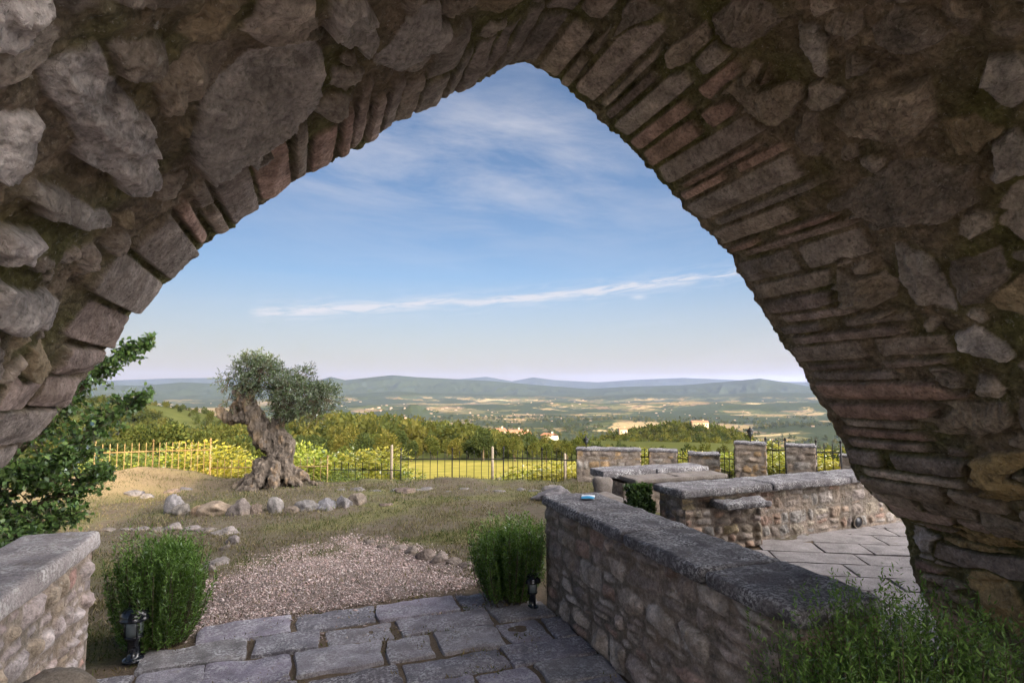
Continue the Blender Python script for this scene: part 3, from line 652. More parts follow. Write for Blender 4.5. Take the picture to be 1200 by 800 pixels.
def build_haze():
    m = bpy.data.materials.new('haze_air'); m.use_nodes = True; N = NT(m.node_tree)
    vol = N.n('ShaderNodeVolumePrincipled'); vol.inputs['Color'].default_value = (.46, .56, .94, 1); vol.inputs['Density'].default_value = 1.9e-5; vol.inputs['Anisotropy'].default_value = .15
    o = N.n('ShaderNodeOutputMaterial'); N.l(vol.outputs[0], o.inputs['Volume'])
    mb = MB(); mb.box((-29000, -29000, -420), (29000, 29000, 700)); ob = add('haze', mb.mesh('haze', [m]))
    tag(ob, 'thin evening haze over the valley', None, None, 'stuff')
build_haze()

# ------------------------------------------------------------------ paving
def build_paving():
    mb = MB(); r = RS(3)
    # landing and passage: rows across the path
    y = .2
    while y < 5.8:
        h = .30 + .18 * r.rand(); x = -1.50 - .2 * r.rand()
        while x < 2.12:
            l = .38 + .62 * r.rand() ** 1.2; x1 = min(x + l, 2.14)
            if 2.14 - x1 < .2: x1 = 2.14
            far_edge = np.interp((x + x1) / 2, [-1.4, -1.0, -.7, 0, 1.2, 2.2], [5.05, 5.30, 5.60, 5.72, 5.85, 5.95])
            if y + h * .72 < far_edge:
                tn = .7 + .75 * r.rand(); tc = (tn, tn * (.95 + .05 * r.rand()), tn * (.9 + .16 * r.rand())); tz = (r.rand() - .5) * .026; g1, g2 = .006 + .012 * r.rand(), .006 + .012 * r.rand()
                slab_into(mb, x + g1, x1 - g1, y + g2, y + h - g2, -.10, .012 + tz, r.rand() * 90, .026, .016, .022, 0, (r.rand() - .5) * .07, tc, .040)
            x = x1
        y += h
    o = add('paving', mb.mesh('paving', [M['slab']], True, True)); tag(o, 'worn flagstones of the path', None, None, 'structure')
    # side terrace beyond the right parapet: smaller flags laid on the slant
    mb = MB(); a = rad(28); c, s = math.cos(a), math.sin(a); u = -3.0
    while u < 9:
        h = .42 + .1 * r.rand(); v_ = -8.0
        while v_ < 6:
            l = .55 + .45 * r.rand(); uc, vc = u + h / 2, v_ + l / 2; X, Y = 2.7 + vc * c * -1 + uc * s, 2.4 + vc * s + uc * c
            if 2.75 < X < 10 and 1.2 < Y < 6.05 + .13 * (X - 5.2) - .05 and Y > .6 + .0 * X:
                slab_into(mb, X - l / 2 + .008, X + l / 2 - .008, Y - h / 2 + .008, Y + h / 2 - .008, -.08, .012 + .01 * r.rand(), r.rand() * 90, .05, .006, .018, 0, -a, None, .008)
            v_ += l
        u += h
    x = 5.6
    while x < 10:
        l = .6 + .5 * r.rand(); yy = 6.02 + .13 * (x - 5.2); slab_into(mb, x, x + l - .012, yy - .02, yy + .30, -.08, .016, r.rand() * 90, .05, .005, .015, 0, .10); x += l
    o = add('side_paving', mb.mesh('side_paving', [M['slab2']], True)); tag(o, 'pale flagstones of the side terrace', None, None, 'structure')
build_paving()
def soil_mat():
    m, N = material('dark_soil'); v = obj_vec(N); n = N.noise(25, 6, .7, v)
    c = N.mix(n, (.05, .04, .028), (.16, .125, .085)); principled(N, c, .97, n, .6, .02, spec=.05); return m
M['soil'] = soil_mat()

# ------------------------------------------------------------------ parapets and low walls
def coping(name, spans, mat, parent, seed, z0, z1, axis='y', **kw):
    mb = MB()
    for k, (a0, a1, b0, b1) in enumerate(spans): slab_into(mb, a0, a1, b0, b1, z0, z1, seed + 7 * k, **kw)
    return add(name, mb.mesh(name, [M[mat]], True), parent)
def build_walls():
    # right parapet, parallel to the path
    root = empty('parapet_wall', (2.13, 2.15, 0)); me = wall_mesh('stone_body', .50, 2.98, .915, 41, .011, lmin=.14, lmax=.42, hmin=.10, hmax=.22, prot=.032, cols=[(.34, .28, .245), (.30, .25, .22), (.38, .32, .27), (.34, .24, .195), (.42, .37, .33)])
    add('stone_body', me, root)
    coping('coping', [(-.045, .535, -.02, .62), (-.05, .53, .632, 1.50), (-.04, .535, 1.512, 2.22), (-.045, .53, 2.232, 3.02)], 'cap', root, 5, .91, 1.0, res=.02, amp=.012, round_=.03, wob=.012)
    tag(root, 'right parapet of rubble stone with dark lichen speckled coping', 'wall')
    # left parapet
    root = empty('parapet_wall', (-1.60, 1.2, 0)); me = wall_mesh('stone_body', .34, 3.2, 1.0, 43, .011, lmin=.07, lmax=.24, hmin=.05, hmax=.14, cols=[(.40, .34, .32), (.36, .29, .27), (.42, .37, .36), (.42, .26, .22), (.33, .28, .27), (.38, .31, .24)], prot=.034)
    add('stone_body', me, root)
    coping('coping', [(-.05, .375, -.1, 1.7), (-.05, .37, 1.705, 3.26)], 'cap_pale', root, 15, .985, 1.10, res=.02, amp=.012, round_=.03, wob=.012)
    tag(root, 'left parapet of pinkish rubble under a pale weathered coping', 'wall')
    # long low wall across the side terrace
    root = empty('low_wall', (4.40, 6.22, 0), rad(3.2)); me = wall_mesh('stone_body', 5.6, .45, .66, 47, .012, lmin=.12, lmax=.34, hmin=.06, hmax=.17)
    add('stone_body', me, root); r = RS(4); x = -.08; sp = []
    while x < 5.6: l = .8 + .7 * r.rand(); sp.append((x, x + l - .01, -.09 - .03 * r.rand(), .52)); x += l
    coping('coping', sp, 'cap', root, 25, .655, .755, res=.03, amp=.014, round_=.03, wob=.02)
    mb = MB(); th = np.linspace(0, 2 * math.pi, 17)[:-1]; mb.tube([(3.05, -.035, .10), (3.05, .12, .10)], .075, 16, 0)
    add('drain_hole', mb.mesh('drain_hole', [M['dark']], True), root)
    mb = MB(); th = np.linspace(0, 2 * math.pi, 25); pts = np.stack([3.05 + .085 * np.cos(th), np.full(25, -.03), .10 + .085 * np.sin(th)], -1); mb.tube(pts, .014, 8, 0, noise=.006, cap=False)
    add('drain_rim', mb.mesh('drain_rim', [M['bollard']], True), root)
    tag(root, 'long low stone wall with grey coping and a round drain hole', 'wall')
    # rubble buttress with its own slab
    root = empty('buttress', (4.38, 6.13, 0), rad(-1)); me = wall_mesh('stone_body', 1.12, .30, .52, 53, .012, lmin=.10, lmax=.30, hmin=.05, hmax=.13, prot=.05); add('stone_body', me, root)
    coping('top_slab', [(.42, 1.18, -.22, .12)], 'cap', root, 33, .525, .60, res=.025, amp=.03, round_=.03, wob=.06)
    tag(root, 'ragged stone buttress under one projecting grey slab', 'buttress')
    # terrace wall behind, two levels of slab
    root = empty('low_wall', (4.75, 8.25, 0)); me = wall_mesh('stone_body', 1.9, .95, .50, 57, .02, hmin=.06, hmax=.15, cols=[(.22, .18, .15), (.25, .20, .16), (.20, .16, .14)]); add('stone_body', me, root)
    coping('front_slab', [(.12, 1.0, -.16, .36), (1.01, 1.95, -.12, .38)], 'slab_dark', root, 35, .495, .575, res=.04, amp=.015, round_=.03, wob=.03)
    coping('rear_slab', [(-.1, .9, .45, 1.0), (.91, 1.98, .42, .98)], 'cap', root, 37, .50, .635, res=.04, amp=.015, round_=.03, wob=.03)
    tag(root, 'short shaded wall with two stepped stone slabs before the pillars', 'wall')
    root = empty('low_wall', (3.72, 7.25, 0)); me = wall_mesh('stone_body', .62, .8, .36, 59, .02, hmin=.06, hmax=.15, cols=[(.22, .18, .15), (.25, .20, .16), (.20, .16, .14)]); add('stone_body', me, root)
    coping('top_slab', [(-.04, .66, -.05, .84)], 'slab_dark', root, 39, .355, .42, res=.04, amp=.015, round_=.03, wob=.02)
    tag(root, 'squat brown stone block left of the ivy column', 'wall')
    mb = MB(); slab_into(mb, 4.32, 4.62, 8.30, 8.48, -.1, .60, 71, .03, .03, .09, wob=.05)
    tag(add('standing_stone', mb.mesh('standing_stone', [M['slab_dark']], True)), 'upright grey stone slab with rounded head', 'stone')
build_walls()
def merlon(px0, px1, ytop, rng, label, seed, depth=.42, base=-.5):
    a, b = at_d(px0, ytop, rng), at_d(px1, ytop, rng); Lx = math.hypot(b[0] - a[0], b[1] - a[1]); top = (a[2] + b[2]) / 2
    root = empty('stone_pillar', (a[0], a[1], base), math.atan2(b[1] - a[1], b[0] - a[0]))
    add('stone_body', wall_mesh('stone_body', Lx, depth, top - base - .05, seed, .022, hmin=.07, hmax=.18, lmin=.12, lmax=.36, cols=[(.25, .205, .17), (.28, .22, .17), (.22, .18, .155), (.33, .22, .12), (.30, .27, .24)]), root)
    mb = MB(); slab_into(mb, -.02, Lx + .02, -.02, depth + .02, top - base - .055, top - base, seed * 3, .04, .02, .03, wob=.02); add('top_slab', mb.mesh('top_slab', [M['cap']], True), root)
    tag(root, label, 'pillar', 'stone pillars of the terrace edge'); return root, top, (a + b) / 2
PILLARS = [merlon(676, 750, 525.5, 12.6, 'widest stone pillar, carrying the left lantern', 61), merlon(761, 793, 527, 12.9, 'narrow stone pillar right of the widest one', 62), merlon(807, 843, 531, 12.9, 'lowest stone pillar, in the middle of the row', 63),
           merlon(861, 897, 518, 12.4, 'tallest stone pillar, carrying the right lantern', 64), merlon(920, 955, 521, 12.6, 'stone pillar right of the tallest one, between railings', 65), merlon(984, 1030, 534, 12.8, 'stone pillar half hidden by the arch pier', 66)]

# ------------------------------------------------------------------ unseen house added behind the archway, placed to shade the terrace
def build_shade_house():
    root = empty('shade_house', (4, -20, 0)); mb = MB(); c = (.36, .30, .24)
    mb.box((-11.4, -8, -.5), (14, 0, 9.7), 0, c); mb.box((-11.0, -5, 9.7), (-7.2, -.2, 11.7), 0, c)  # raised upper block shaped to throw shade over the olive
    add('wall', mb.mesh('wall', [M['vault']], False, True), root)
    for (a, b) in ((-11.6, 14.3),):
        mb = MB(); mb.quadset([(a, -8.3, 9.68), (b, -8.3, 9.68), (b, .3, 9.69), (a, .3, 9.69), (a + 2.5, -4, 10.6), (b - 2.5, -4, 10.6)], [(0, 4, 5, 1), (2, 5, 4, 3), (0, 3, 4, 4), (1, 5, 2, 2)]); add('roof', mb.mesh('roof', [M['tile']]), root)
    for x in (-7, -3.4, .4, 4, 8):
        for z in (1.0, 4.4):
            mb = MB(); mb.box((x, -.02, z), (x + 1.0, .04, z + 1.5)); f = add('window', mb.mesh('window', [M['post_wood']]), root)
            mb = MB(); mb.box((x + .1, .03, z + .1), (x + .9, .06, z + 1.4)); add('pane', mb.mesh('pane', [M['dark']]), f)
    tag(root, 'unseen plain stone house added behind the archway to shade the terrace', 'house')
build_shade_house()

# ------------------------------------------------------------------ rocks
def rock_mesh(seed, sx, sy, sz, col, n=22, ang=.5):
    """an angular boulder: a ball cut by a few random planes, then roughened"""
    r = RS(seed); th, ph = np.meshgrid(np.linspace(0, 2 * math.pi, n * 2 + 1), np.linspace(.02, math.pi - .02, n), indexing='ij')
    d = np.stack([np.cos(th) * np.sin(ph), np.sin(th) * np.sin(ph), np.cos(ph)], -1); rad_ = np.ones(th.shape) * 1.15
    for k in range(11):
        nv = r.normal(size=3); nv /= np.linalg.norm(nv); dd = .58 + .36 * r.rand(); q = d @ nv
        rad_ = np.where(q > .05, np.minimum(rad_, dd / np.maximum(q, .05)), rad_)
    P = d * rad_[..., None]; P = P * .97 + d * .03
    nn = fbm(P[..., 0] * 2.2 + seed, P[..., 1] * 2.2, P[..., 2] * 2.2, 5, .55)
    P = P + d * (nn * .13)[..., None]
    P = P * np.array([sx, sy, sz]); P[..., 2] += sz * .55
    P[-1] = P[0]
    c = np.array(col) * (1 + .25 * nn[..., None])
    return mesh_np('rock', P.reshape(-1, 3), grid_faces(*th.shape), [M['rock']], np.clip(c, .02, .9).reshape(-1, 3), True)
def rock(px, py, wpx, hpx, label, seed, col=(.30, .26, .235), group=None, name='boulder', depth=.8, rot=None, sink=.05):
    p = on_ground(px, py); d = (p - CO) @ CF; w = wpx * MPP * d / 2 * 1.15; h = hpx * MPP * d / 2 * 1.12; col = tuple(np.array(col) * .56)
    o = add(name, rock_mesh(seed, w, w * depth, h * 1.05, col), None, (p[0], p[1] + w * depth * .5, p[2] - sink), RS(seed).rand() * .7 - .35 - YAW * 0 if rot is None else rot)
    return tag(o, label, 'rock', group)
RING = [(204, 600, 20, 26, 'tall grey boulder, leftmost of the ring below the olive tree'), (213, 603, 20, 16, 'squat grey boulder beside the tall leftmost one in the ring'), (231, 604, 20, 20, 'warm ochre boulder left of the largest in the olive ring'),
        (254, 604, 36, 24, 'largest flat topped ochre boulder in the olive ring'), (280, 603, 24, 24, 'dark wedge boulder right of the largest in the ring'), (300, 602, 14, 15, 'small brown boulder between the dark wedge and the white one'),
        (321, 601, 17, 22, 'whitish knobbly boulder below the olive roots'), (340, 601, 16, 12, 'low brown boulder just right of the whitish one'), (358, 599, 24, 16, 'wide pale grey boulder right of the olive roots'), (382, 596, 26, 16, 'bluish grey boulder, third from the right end of ring'),
        (402, 594, 22, 17, 'leaning grey boulder second from the right end of ring'), (419, 590, 18, 16, 'brown pointed boulder at the right end of the olive ring')]
for i, (x, y, w, h, lab) in enumerate(RING):
    c = [(.30, .28, .28), (.27, .24, .21), (.42, .30, .20), (.40, .31, .23), (.25, .21, .19), (.26, .20, .16), (.36, .33, .31), (.25, .20, .16), (.30, .28, .27), (.27, .26, .275), (.28, .26, .26), (.27, .22, .18)][i]
    rock(x, y, w, h, lab, 200 + i, c, 'boulders ringing the olive mound')
LBED = [(128, 622, 20, 8, 'leftmost flat stone of the left bed edging'), (147, 621, 16, 7, 'small flat stone second in the left bed edging'), (165, 620, 18, 8, 'brownish low stone third in the left bed edging'), (183, 622, 16, 8, 'low grey stone fourth in the left bed edging'), (203, 620, 22, 13, 'upright brown stone mid left bed edging'), (222, 621, 20, 9, 'flat pale stone right of the upright brown one'),
        (243, 622, 22, 10, 'pale flat stone near the left bed corner'), (264, 626, 26, 13, 'wide dark topped stone at the left bed corner'), (273, 637, 14, 18, 'tall pale stone standing at the left bed corner'), (264, 644, 11, 12, 'small whitish stone below the left bed corner'), (253, 662, 26, 14, 'flat pink slab stone at the path edge'), (228, 676, 22, 22, 'rounded grey stone beside the left rosemary'), (244, 670, 16, 14, 'small grey stone between rounded stone and pink slab')]
for i, (x, y, w, h, lab) in enumerate(LBED): rock(x, y, w, h, lab, 240 + i, [(.28, .24, .21), (.34, .30, .28), (.31, .27, .26)][i % 3], 'stones edging the left bed', 'edging_stone')
RBED = [(413, 620, 12, 6, 'first far stone of the right path edging'), (424, 627, 12, 6, 'second far stone of the right path edging'), (434, 637, 18, 10, 'brown stone where the right edging meets gravel'), (452, 641, 16, 8, 'low stone third along the right path edging'), (468, 644, 17, 10, 'low grey stone fourth along the right path edging'), (482, 648, 18, 13, 'pointed stone fifth along the right path edging'),
        (500, 655, 19, 17, 'tall pinkish stone sixth along the right path edging'), (516, 658, 20, 17, 'sloping stone seventh along the right path edging'), (531, 661, 17, 14, 'brown rounded stone eighth along the right path edging'), (546, 664, 17, 13, 'nearest rounded stone of the right path edging')]
for i, (x, y, w, h, lab) in enumerate(RBED): rock(x, y, w, h, lab, 260 + i, [(.30, .24, .21), (.34, .28, .25), (.28, .23, .20)][i % 3], 'stones edging the path on the right', 'edging_stone')
for i, (x, y, w, h, lab) in enumerate([(158, 580, 22, 9, 'low pale rock left of the sunlit patch edge'), (170, 577, 14, 8, 'small pale rock right of the low pale one'), (200, 575, 18, 9, 'brown rock at the sunlit patch edge'), (216, 573, 18, 6, 'flat brown rock left of the olive roots'),
        (473, 560, 26, 14, 'mounded grey rock before the fence, left of centre'), (597, 559, 32, 13, 'wide mounded grey rock before the fence, right of centre'), (520, 562, 30, 5, 'low bank of stone along the fence foot'), (636, 561, 16, 6, 'small low stone right before the fence end'),
        (477, 577, 26, 9, 'reddish low rock in the dry grass'), (538, 586, 26, 5, 'flat red brown rock in the grass'), (412, 590, 20, 8, 'half sunk grey rock right of the boulder ring'), (452, 592, 16, 7, 'tiny half sunk rock right of the ring'), (655, 587, 44, 20, 'dark grey rock beside the parapet end'), (650, 574, 24, 8, 'low dark rock behind the parapet end')]):
    rock(x, y, w, h, lab, 280 + i, [(.26, .24, .25), (.30, .27, .26), (.25, .19, .16)][i % 3], None, 'rock', .7)
# a thin kerb of half-buried stones across the terrace in front of the fence
for i in range(13):
    x = 395 + i * 21 + RS(i).rand() * 8; rock(x, 573 + RS(i + 50).rand() * 3, 13 + 8 * RS(i + 9).rand(), 4 + 3 * RS(i + 3).rand(), 'low stone in the broken line across the dry grass', 320 + i, (.26, .24, .23), 'stones in the broken line across the grass', 'edging_stone', .6)

# ------------------------------------------------------------------ foliage builders
def leaf_quads(C, Dr, Nn, L, Wd, fold=.0):
    """leaf shaped quads: base, side, tip, side. C base points, Dr direction, Nn rough normal"""
    Dr = Dr / (np.linalg.norm(Dr, axis=1, keepdims=True) + 1e-9); s = np.cross(Dr, Nn); s /= (np.linalg.norm(s, axis=1, keepdims=True) + 1e-9)
    L = np.broadcast_to(L, (len(C),))[:, None]; Wd = np.broadcast_to(Wd, (len(C),))[:, None]; nn = np.cross(s, Dr)
    V = np.stack([C, C + Dr * L * .45 + s * Wd / 2 + nn * fold * Wd, C + Dr * L, C + Dr * L * .45 - s * Wd / 2 + nn * fold * Wd], 1)
    n = len(C); return V.reshape(-1, 3), np.arange(n * 4).reshape(n, 4)
def unit(r, n): v = r.normal(size=(n, 3)); return v / np.linalg.norm(v, axis=1, keepdims=True)
def leaf_cols(r, n, base, var=.25, alt=None, pa=.3):
    c = np.array(base) * (1 + var * (2 * r.rand(n, 1) - 1))
    if alt is not None: k = r.rand(n, 1) < pa; c = np.where(k, np.array(alt) * (1 + var * (2 * r.rand(n, 1) - 1)), c)
    return np.repeat(c, 4, 0)
def bush_mesh(name, seed, n, rx, ry, rz, L, base, alt, mat='leaf', holes=.25, clumps=14, pa=.4):
    """foliage of several overlapping leaf clumps with gaps between"""
    r = RS(seed); cc = unit(r, clumps) * (.25 + .62 * r.rand(clumps, 1)) * np.array([rx, ry, rz]); cc[:, 2] += rz * .98
    cr = .30 + .22 * r.rand(clumps); k = r.randint(0, clumps, n); u = unit(r, n) * (r.rand(n, 1) ** .33)
    P = cc[k] + u * cr[k][:, None] * np.array([rx, ry, rz]) * 1.25
    keep = (fbm(P[:, 0] / L / 5 + seed, P[:, 1] / L / 5, P[:, 2] / L / 5, 2) > -holes) & (P[:, 2] > .02); P = P[keep]; k = k[keep]; u = u[keep]; n = len(P)
    dr = u + .6 * unit(r, n) + np.array([0, 0, .25]); V, F = leaf_quads(P, dr, unit(r, n), L * (.7 + .6 * r.rand(n)), L * .62 * (.7 + .6 * r.rand(n)))
    tone = (.75 + .5 * r.rand(clumps))[k]
    return mesh_np(name, V, F, [M[mat]], leaf_cols(r, n, base, .25, alt, pa) * np.repeat(tone, 4)[:, None])

# ------------------------------------------------------------------ the olive tree
def build_olive():
    p0 = on_ground(322, 568); d = (p0 - CO) @ CF; k = MPP * d
    root = empty('olive_tree', p0); Rr = CR
    fw = np.array([math.sin(YAW), math.cos(YAW), 0])
    def Q(px, py, dep=0.0): return Rr * ((px - 322) * k) + np.array([0, 0, (568 - py) * k]) + fw * dep
    mb = MB()
    def limb(pts, rs, n=18, noise=.05, nf=4.5, flute=0, famp=0.0):
        pts = np.array(pts); t = np.linspace(0, 1, len(pts)); tt = np.linspace(0, 1, len(pts) * 5)
        P = np.stack([np.interp(tt, t, pts[:, i]) for i in range(3)], -1); R_ = np.interp(tt, t, np.array(rs))
        for _ in range(2): P[1:-1] = (P[:-2] + P[1:-1] * 2 + P[2:]) / 4; R_[1:-1] = (R_[:-2] + R_[1:-1] * 2 + R_[2:]) / 4
        mb.tube(P, R_ * k, n, 0, None, True, noise, nf, len(mb.v) * 3.1, flute, famp)
    limb([Q(320, 574), Q(321, 562), Q(326, 545), Q(325, 530), Q(318, 515), Q(310, 506)], [25, 18.5, 14.2, 13.8, 14.8, 12], 40, .05, 4.5, 7, .09)     # bole
    limb([Q(326, 540), Q(332, 528), Q(330, 516), Q(322, 510)], [16, 13, 11, 8], 24)
    limb([Q(312, 520), Q(302, 500), Q(292, 484), Q(284, 473), Q(278, 462), Q(274, 450)], [14, 11, 9.5, 10, 8, 5], 22, .05)       # left limb
    limb([Q(290, 484), Q(280, 490), Q(268, 490), Q(258, 487), Q(254, 478)], [8, 7, 6.5, 5.5, 3.5], 18, .04)                    # hooked spur
    limb([Q(276, 470), Q(272, 480), Q(270, 488)], [6, 5, 5], 16, .03)
    limb([Q(284, 472), Q(290, 462), Q(298, 448), Q(305, 436)], [7, 5, 4, 2], 14, .03)
    limb([Q(318, 512, .02), Q(321, 500), Q(322, 490), Q(323, 484)], [9, 7, 6, 5.5], 18, .03)                                    # pale stub
    limb([Q(322, 492), Q(334, 488, .1), Q(346, 482, .15), Q(356, 474, .2)], [6, 7, 5, 3], 16, .03)
    limb([Q(322, 490), Q(330, 474, -.1), Q(342, 460, -.1)], [5, 4, 2], 12, .02)
    for (x, y, dep, w) in ((290, 563, -.25, 6), (300, 566, -.55, 7), (312, 578, -.75, 6), (350, 562, -.25, 8), (361, 561, -.05, 6), (335, 572, -.6, 7), (344, 560, .4, 8), (300, 560, .4, 8)):
        limb([Q(318 + (x - 320) * .25, 540, dep * .3), Q(320 + (x - 320) * .55, 554, dep * .6), Q(x, y, dep), Q(x + (x - 320) * .35, y + 7, dep * 1.35)], [9, w, w * .6, 1.5], 16, .04)
    limb([Q(300, 578, -.6), Q(303, 568, -.66), Q(312, 566, -.7), Q(318, 573, -.75)], [4, 4.5, 4, 3], 14, .02)
    me = mb.mesh('tmp', [])
    tmp = bpy.data.objects.new('tmp', me); COL.objects.link(tmp)
    md = tmp.modifiers.new('r', 'REMESH'); md.mode = 'VOXEL'; md.voxel_size = .014
    dg = bpy.context.evaluated_depsgraph_get(); ev = tmp.evaluated_get(dg).to_mesh()
    n = len(ev.vertices); v = np.empty(n * 3, np.float32); ev.vertices.foreach_get('co', v); v = v.reshape(-1, 3)
    nr = np.empty(n * 3, np.float32); ev.vertices.foreach_get('normal', nr); nr = nr.reshape(-1, 3)
    f = np.array([list(pl.vertices) if len(pl.vertices) == 4 else list(pl.vertices) + [pl.vertices[2]] for pl in ev.polygons], np.int32)
    th = np.arctan2(v[:, 1], v[:, 0] + .05)
    bark = fbm(v[:, 0] * 13, v[:, 1] * 13, v[:, 2] * 2.6, 5, .6); knots = fbm(v[:, 0] * 5, v[:, 1] * 5, v[:, 2] * 4, 3)
    v = v + nr * (.042 * bark + .045 * knots)[:, None]
    c = np.array([.105, .085, .068]) * (1 + .55 * bark + .2 * knots)[:, None]; c = np.where((knots > .42)[:, None], c * np.array([1.25, 1.1, .9]), c)
    COL.objects.unlink(tmp); bpy.data.objects.remove(tmp)
    tm = mesh_np('trunk', v, f, [M['bark']], np.clip(c, .02, .8), True); add('trunk', tm, root)
    # crown: twigs with narrow leaves on two lobes and a few loose sprays
    r = RS(77); T0, Dd, Ln = [], [], []
    lobes = [(302, 440, .05, 25, 22, .45, 430), (290, 428, .1, 20, 14, .35, 150), (320, 450, .25, 18, 20, .3, 160), (348, 468, -.05, 36, 24, .6, 820), (374, 468, .1, 20, 18, .4, 300), (335, 455, -.2, 20, 18, .4, 240),
             (257, 458, .1, 7, 18, .2, 60), (268, 478, .2, 12, 10, .2, 45), (356, 489, 0, 20, 5, .3, 60), (276, 430, .1, 16, 10, .25, 80), (345, 440, .1, 14, 10, .3, 90), (312, 424, 0, 8, 9, .2, 40), (288, 452, -.2, 15, 13, .2, 60), (262, 446, 0, 9, 12, .2, 50)]
    for (cx, cy, dep, rx, ry, rd, nt) in lobes:
        u = unit(r, nt) * (.45 + .55 * r.rand(nt, 1) ** .5); c0 = Q(cx, cy, dep)
        B = c0 + u[:, :1] * Rr * rx * k * .86 + u[:, 2:3] * np.array([0, 0, 1.0]) * ry * k * .86 + u[:, 1:2] * fw * rd * .86
        dd = (u[:, :1] * Rr + u[:, 1:2] * fw + u[:, 2:3] * np.array([0, 0, 1.0])) + .7 * unit(r, nt) + np.array([0, 0, .55])
        g = fbm(B[:, 0] * 3.6, B[:, 1] * 3.6, B[:, 2] * 3.6, 2) > -.14
        T0.append(B[g]); Dd.append(dd[g])
    T0 = np.vstack(T0); Dd = np.vstack(Dd); Dd /= np.linalg.norm(Dd, axis=1, keepdims=True); nt = len(T0); Ln = .12 + .16 * r.rand(nt)
    nl = 16; tt = np.tile(np.linspace(.08, 1, nl), nt); bi = np.repeat(np.arange(nt), nl)
    C = T0[bi] + Dd[bi] * (Ln[bi] * tt)[:, None] + np.array([0, 0, -1]) * (.05 * tt ** 2)[:, None]
    ld = Dd[bi] * .7 + unit(r, nt * nl) * .8; V, F = leaf_quads(C, ld, unit(r, nt * nl), .045 + .03 * r.rand(nt * nl), .012 + .006 * r.rand(nt * nl))
    cl = leaf_cols(r, nt * nl, (.058, .082, .034), .3, (.12, .14, .085), .28) * np.repeat(np.repeat(.75 + .5 * r.rand(nt), nl), 4)[:, None]
    crown = add('crown', mesh_np('crown', V, F, [M['olive_leaf']], cl), root)
    mbt = MB(); sel = r.choice(nt, 420, False); q = np.stack([T0[sel] - Dd[sel] * .25, T0[sel] + Dd[sel] * Ln[sel][:, None]], 1)
    for a, b in q: mbt.tube([a, b], [.009, .003], 4, 0, None, False)
    add('twigs', mbt.mesh('twigs', [M['twig']]), crown)
    tag(root, 'old gnarled olive tree with thick twisted trunk and grey green crown', 'tree')
M['bark'] = masonry_mat('olive_bark', .15, .7)
build_olive()

# ------------------------------------------------------------------ rosemary bushes
def rosemary(p, R, H, seed, label, ns=420, ks=1.0):
    r = RS(seed); root = empty('rosemary_bush', p)
    a = r.rand(ns) * 2 * math.pi; q = np.sqrt(r.rand(ns)); B = np.stack([np.cos(a) * q * R * .72, np.sin(a) * q * R * .72, np.zeros(ns)], -1)
    ncl = 16; ck = r.randint(0, ncl, ns); ca, cq = r.rand(ncl) * 2 * math.pi, np.sqrt(r.rand(ncl)); cB = np.stack([np.cos(ca) * cq, np.sin(ca) * cq, np.zeros(ncl)], -1) * R * .72; B = B * .45 + cB[ck] * .62; q = np.hypot(B[:, 0], B[:, 1]) / (R * .72); a = np.arctan2(B[:, 1], B[:, 0]); chh = (.78 + .34 * r.rand(ncl))[ck]
    out = np.stack([np.cos(a), np.sin(a), np.zeros(ns)], -1); lean = (.08 + .52 * q + .10 * r.normal(size=ns))[:, None]
    hl = H * (1.05 - .40 * q ** 3) * (.72 + .32 * r.rand(ns)) * chh * 1.08; hl += .08 * H * fbm(B[:, 0] * 6 + seed, B[:, 1] * 6, 0.5, 2)
    nl = 76; t = np.linspace(.06, 1, nl)
    T = np.tile(t, ns); k = np.repeat(np.arange(ns), nl)
    P = B[k] + out[k] * (lean[k] * (hl[k] * T * (1.15 - .55 * T))[:, None] * .85) + np.array([0, 0, 1.0]) * (hl[k] * T)[:, None]
    sway = np.stack([np.sin(3 * T + k), np.cos(2.6 * T + k * 1.7), np.zeros(len(T))], -1) * .02; P = P + sway
    ax = out[k] * lean[k] * .45 + np.array([0, 0, 1.0]); ax /= np.linalg.norm(ax, axis=1, keepdims=True)
    dr = ax * .75 + unit(r, len(P)) * .8
    V, F = leaf_quads(P, dr, unit(r, len(P)), (.026 + .022 * r.rand(len(P))) * ks, (.0075 + .004 * r.rand(len(P))) * ks)
    tip = np.repeat(T, 4)[:, None]; base = leaf_cols(r, len(P), (.080, .140, .034), .35, (.135, .215, .058), .40)
    c = base * (1 - .0 * tip); c = c + np.array([.07, .11, .025]) * np.maximum(tip - .78, 0) * 2.4
    add('foliage', mesh_np('foliage', V, F, [M['needle']], c), root)
    mb = MB()
    for i in range(0, ns, 3):
        tt = np.linspace(0, .9, 5); hh = hl[i]
        mb.tube(np.array([B[i] + out[i] * lean[i] * hh * s * (1.15 - .55 * s) * .85 + np.array([0, 0, hh * s]) for s in tt]), [.006, .005, .004, .003, .002], 4, 0, None, False)
    add('stems', mb.mesh('stems', [M['twig']]), root)
    return tag(root, label, 'shrub', 'rosemary bushes along the walls')
rosemary(at_z(182, 754) * np.array([1, 1, 0]), .285, .72, 11, 'rosemary bush against the left parapet, half hiding a lantern', 680)
rosemary(at_z(597, 703) * np.array([1, 1, 0]), .33, .64, 12, 'small rosemary bush at the far end of the right parapet', 430)
rosemary(np.array([2.30, 1.80, 0]), .60, .95, 13, 'bright rosemary bush in the bottom right corner by the arch pier', 1700, .72)

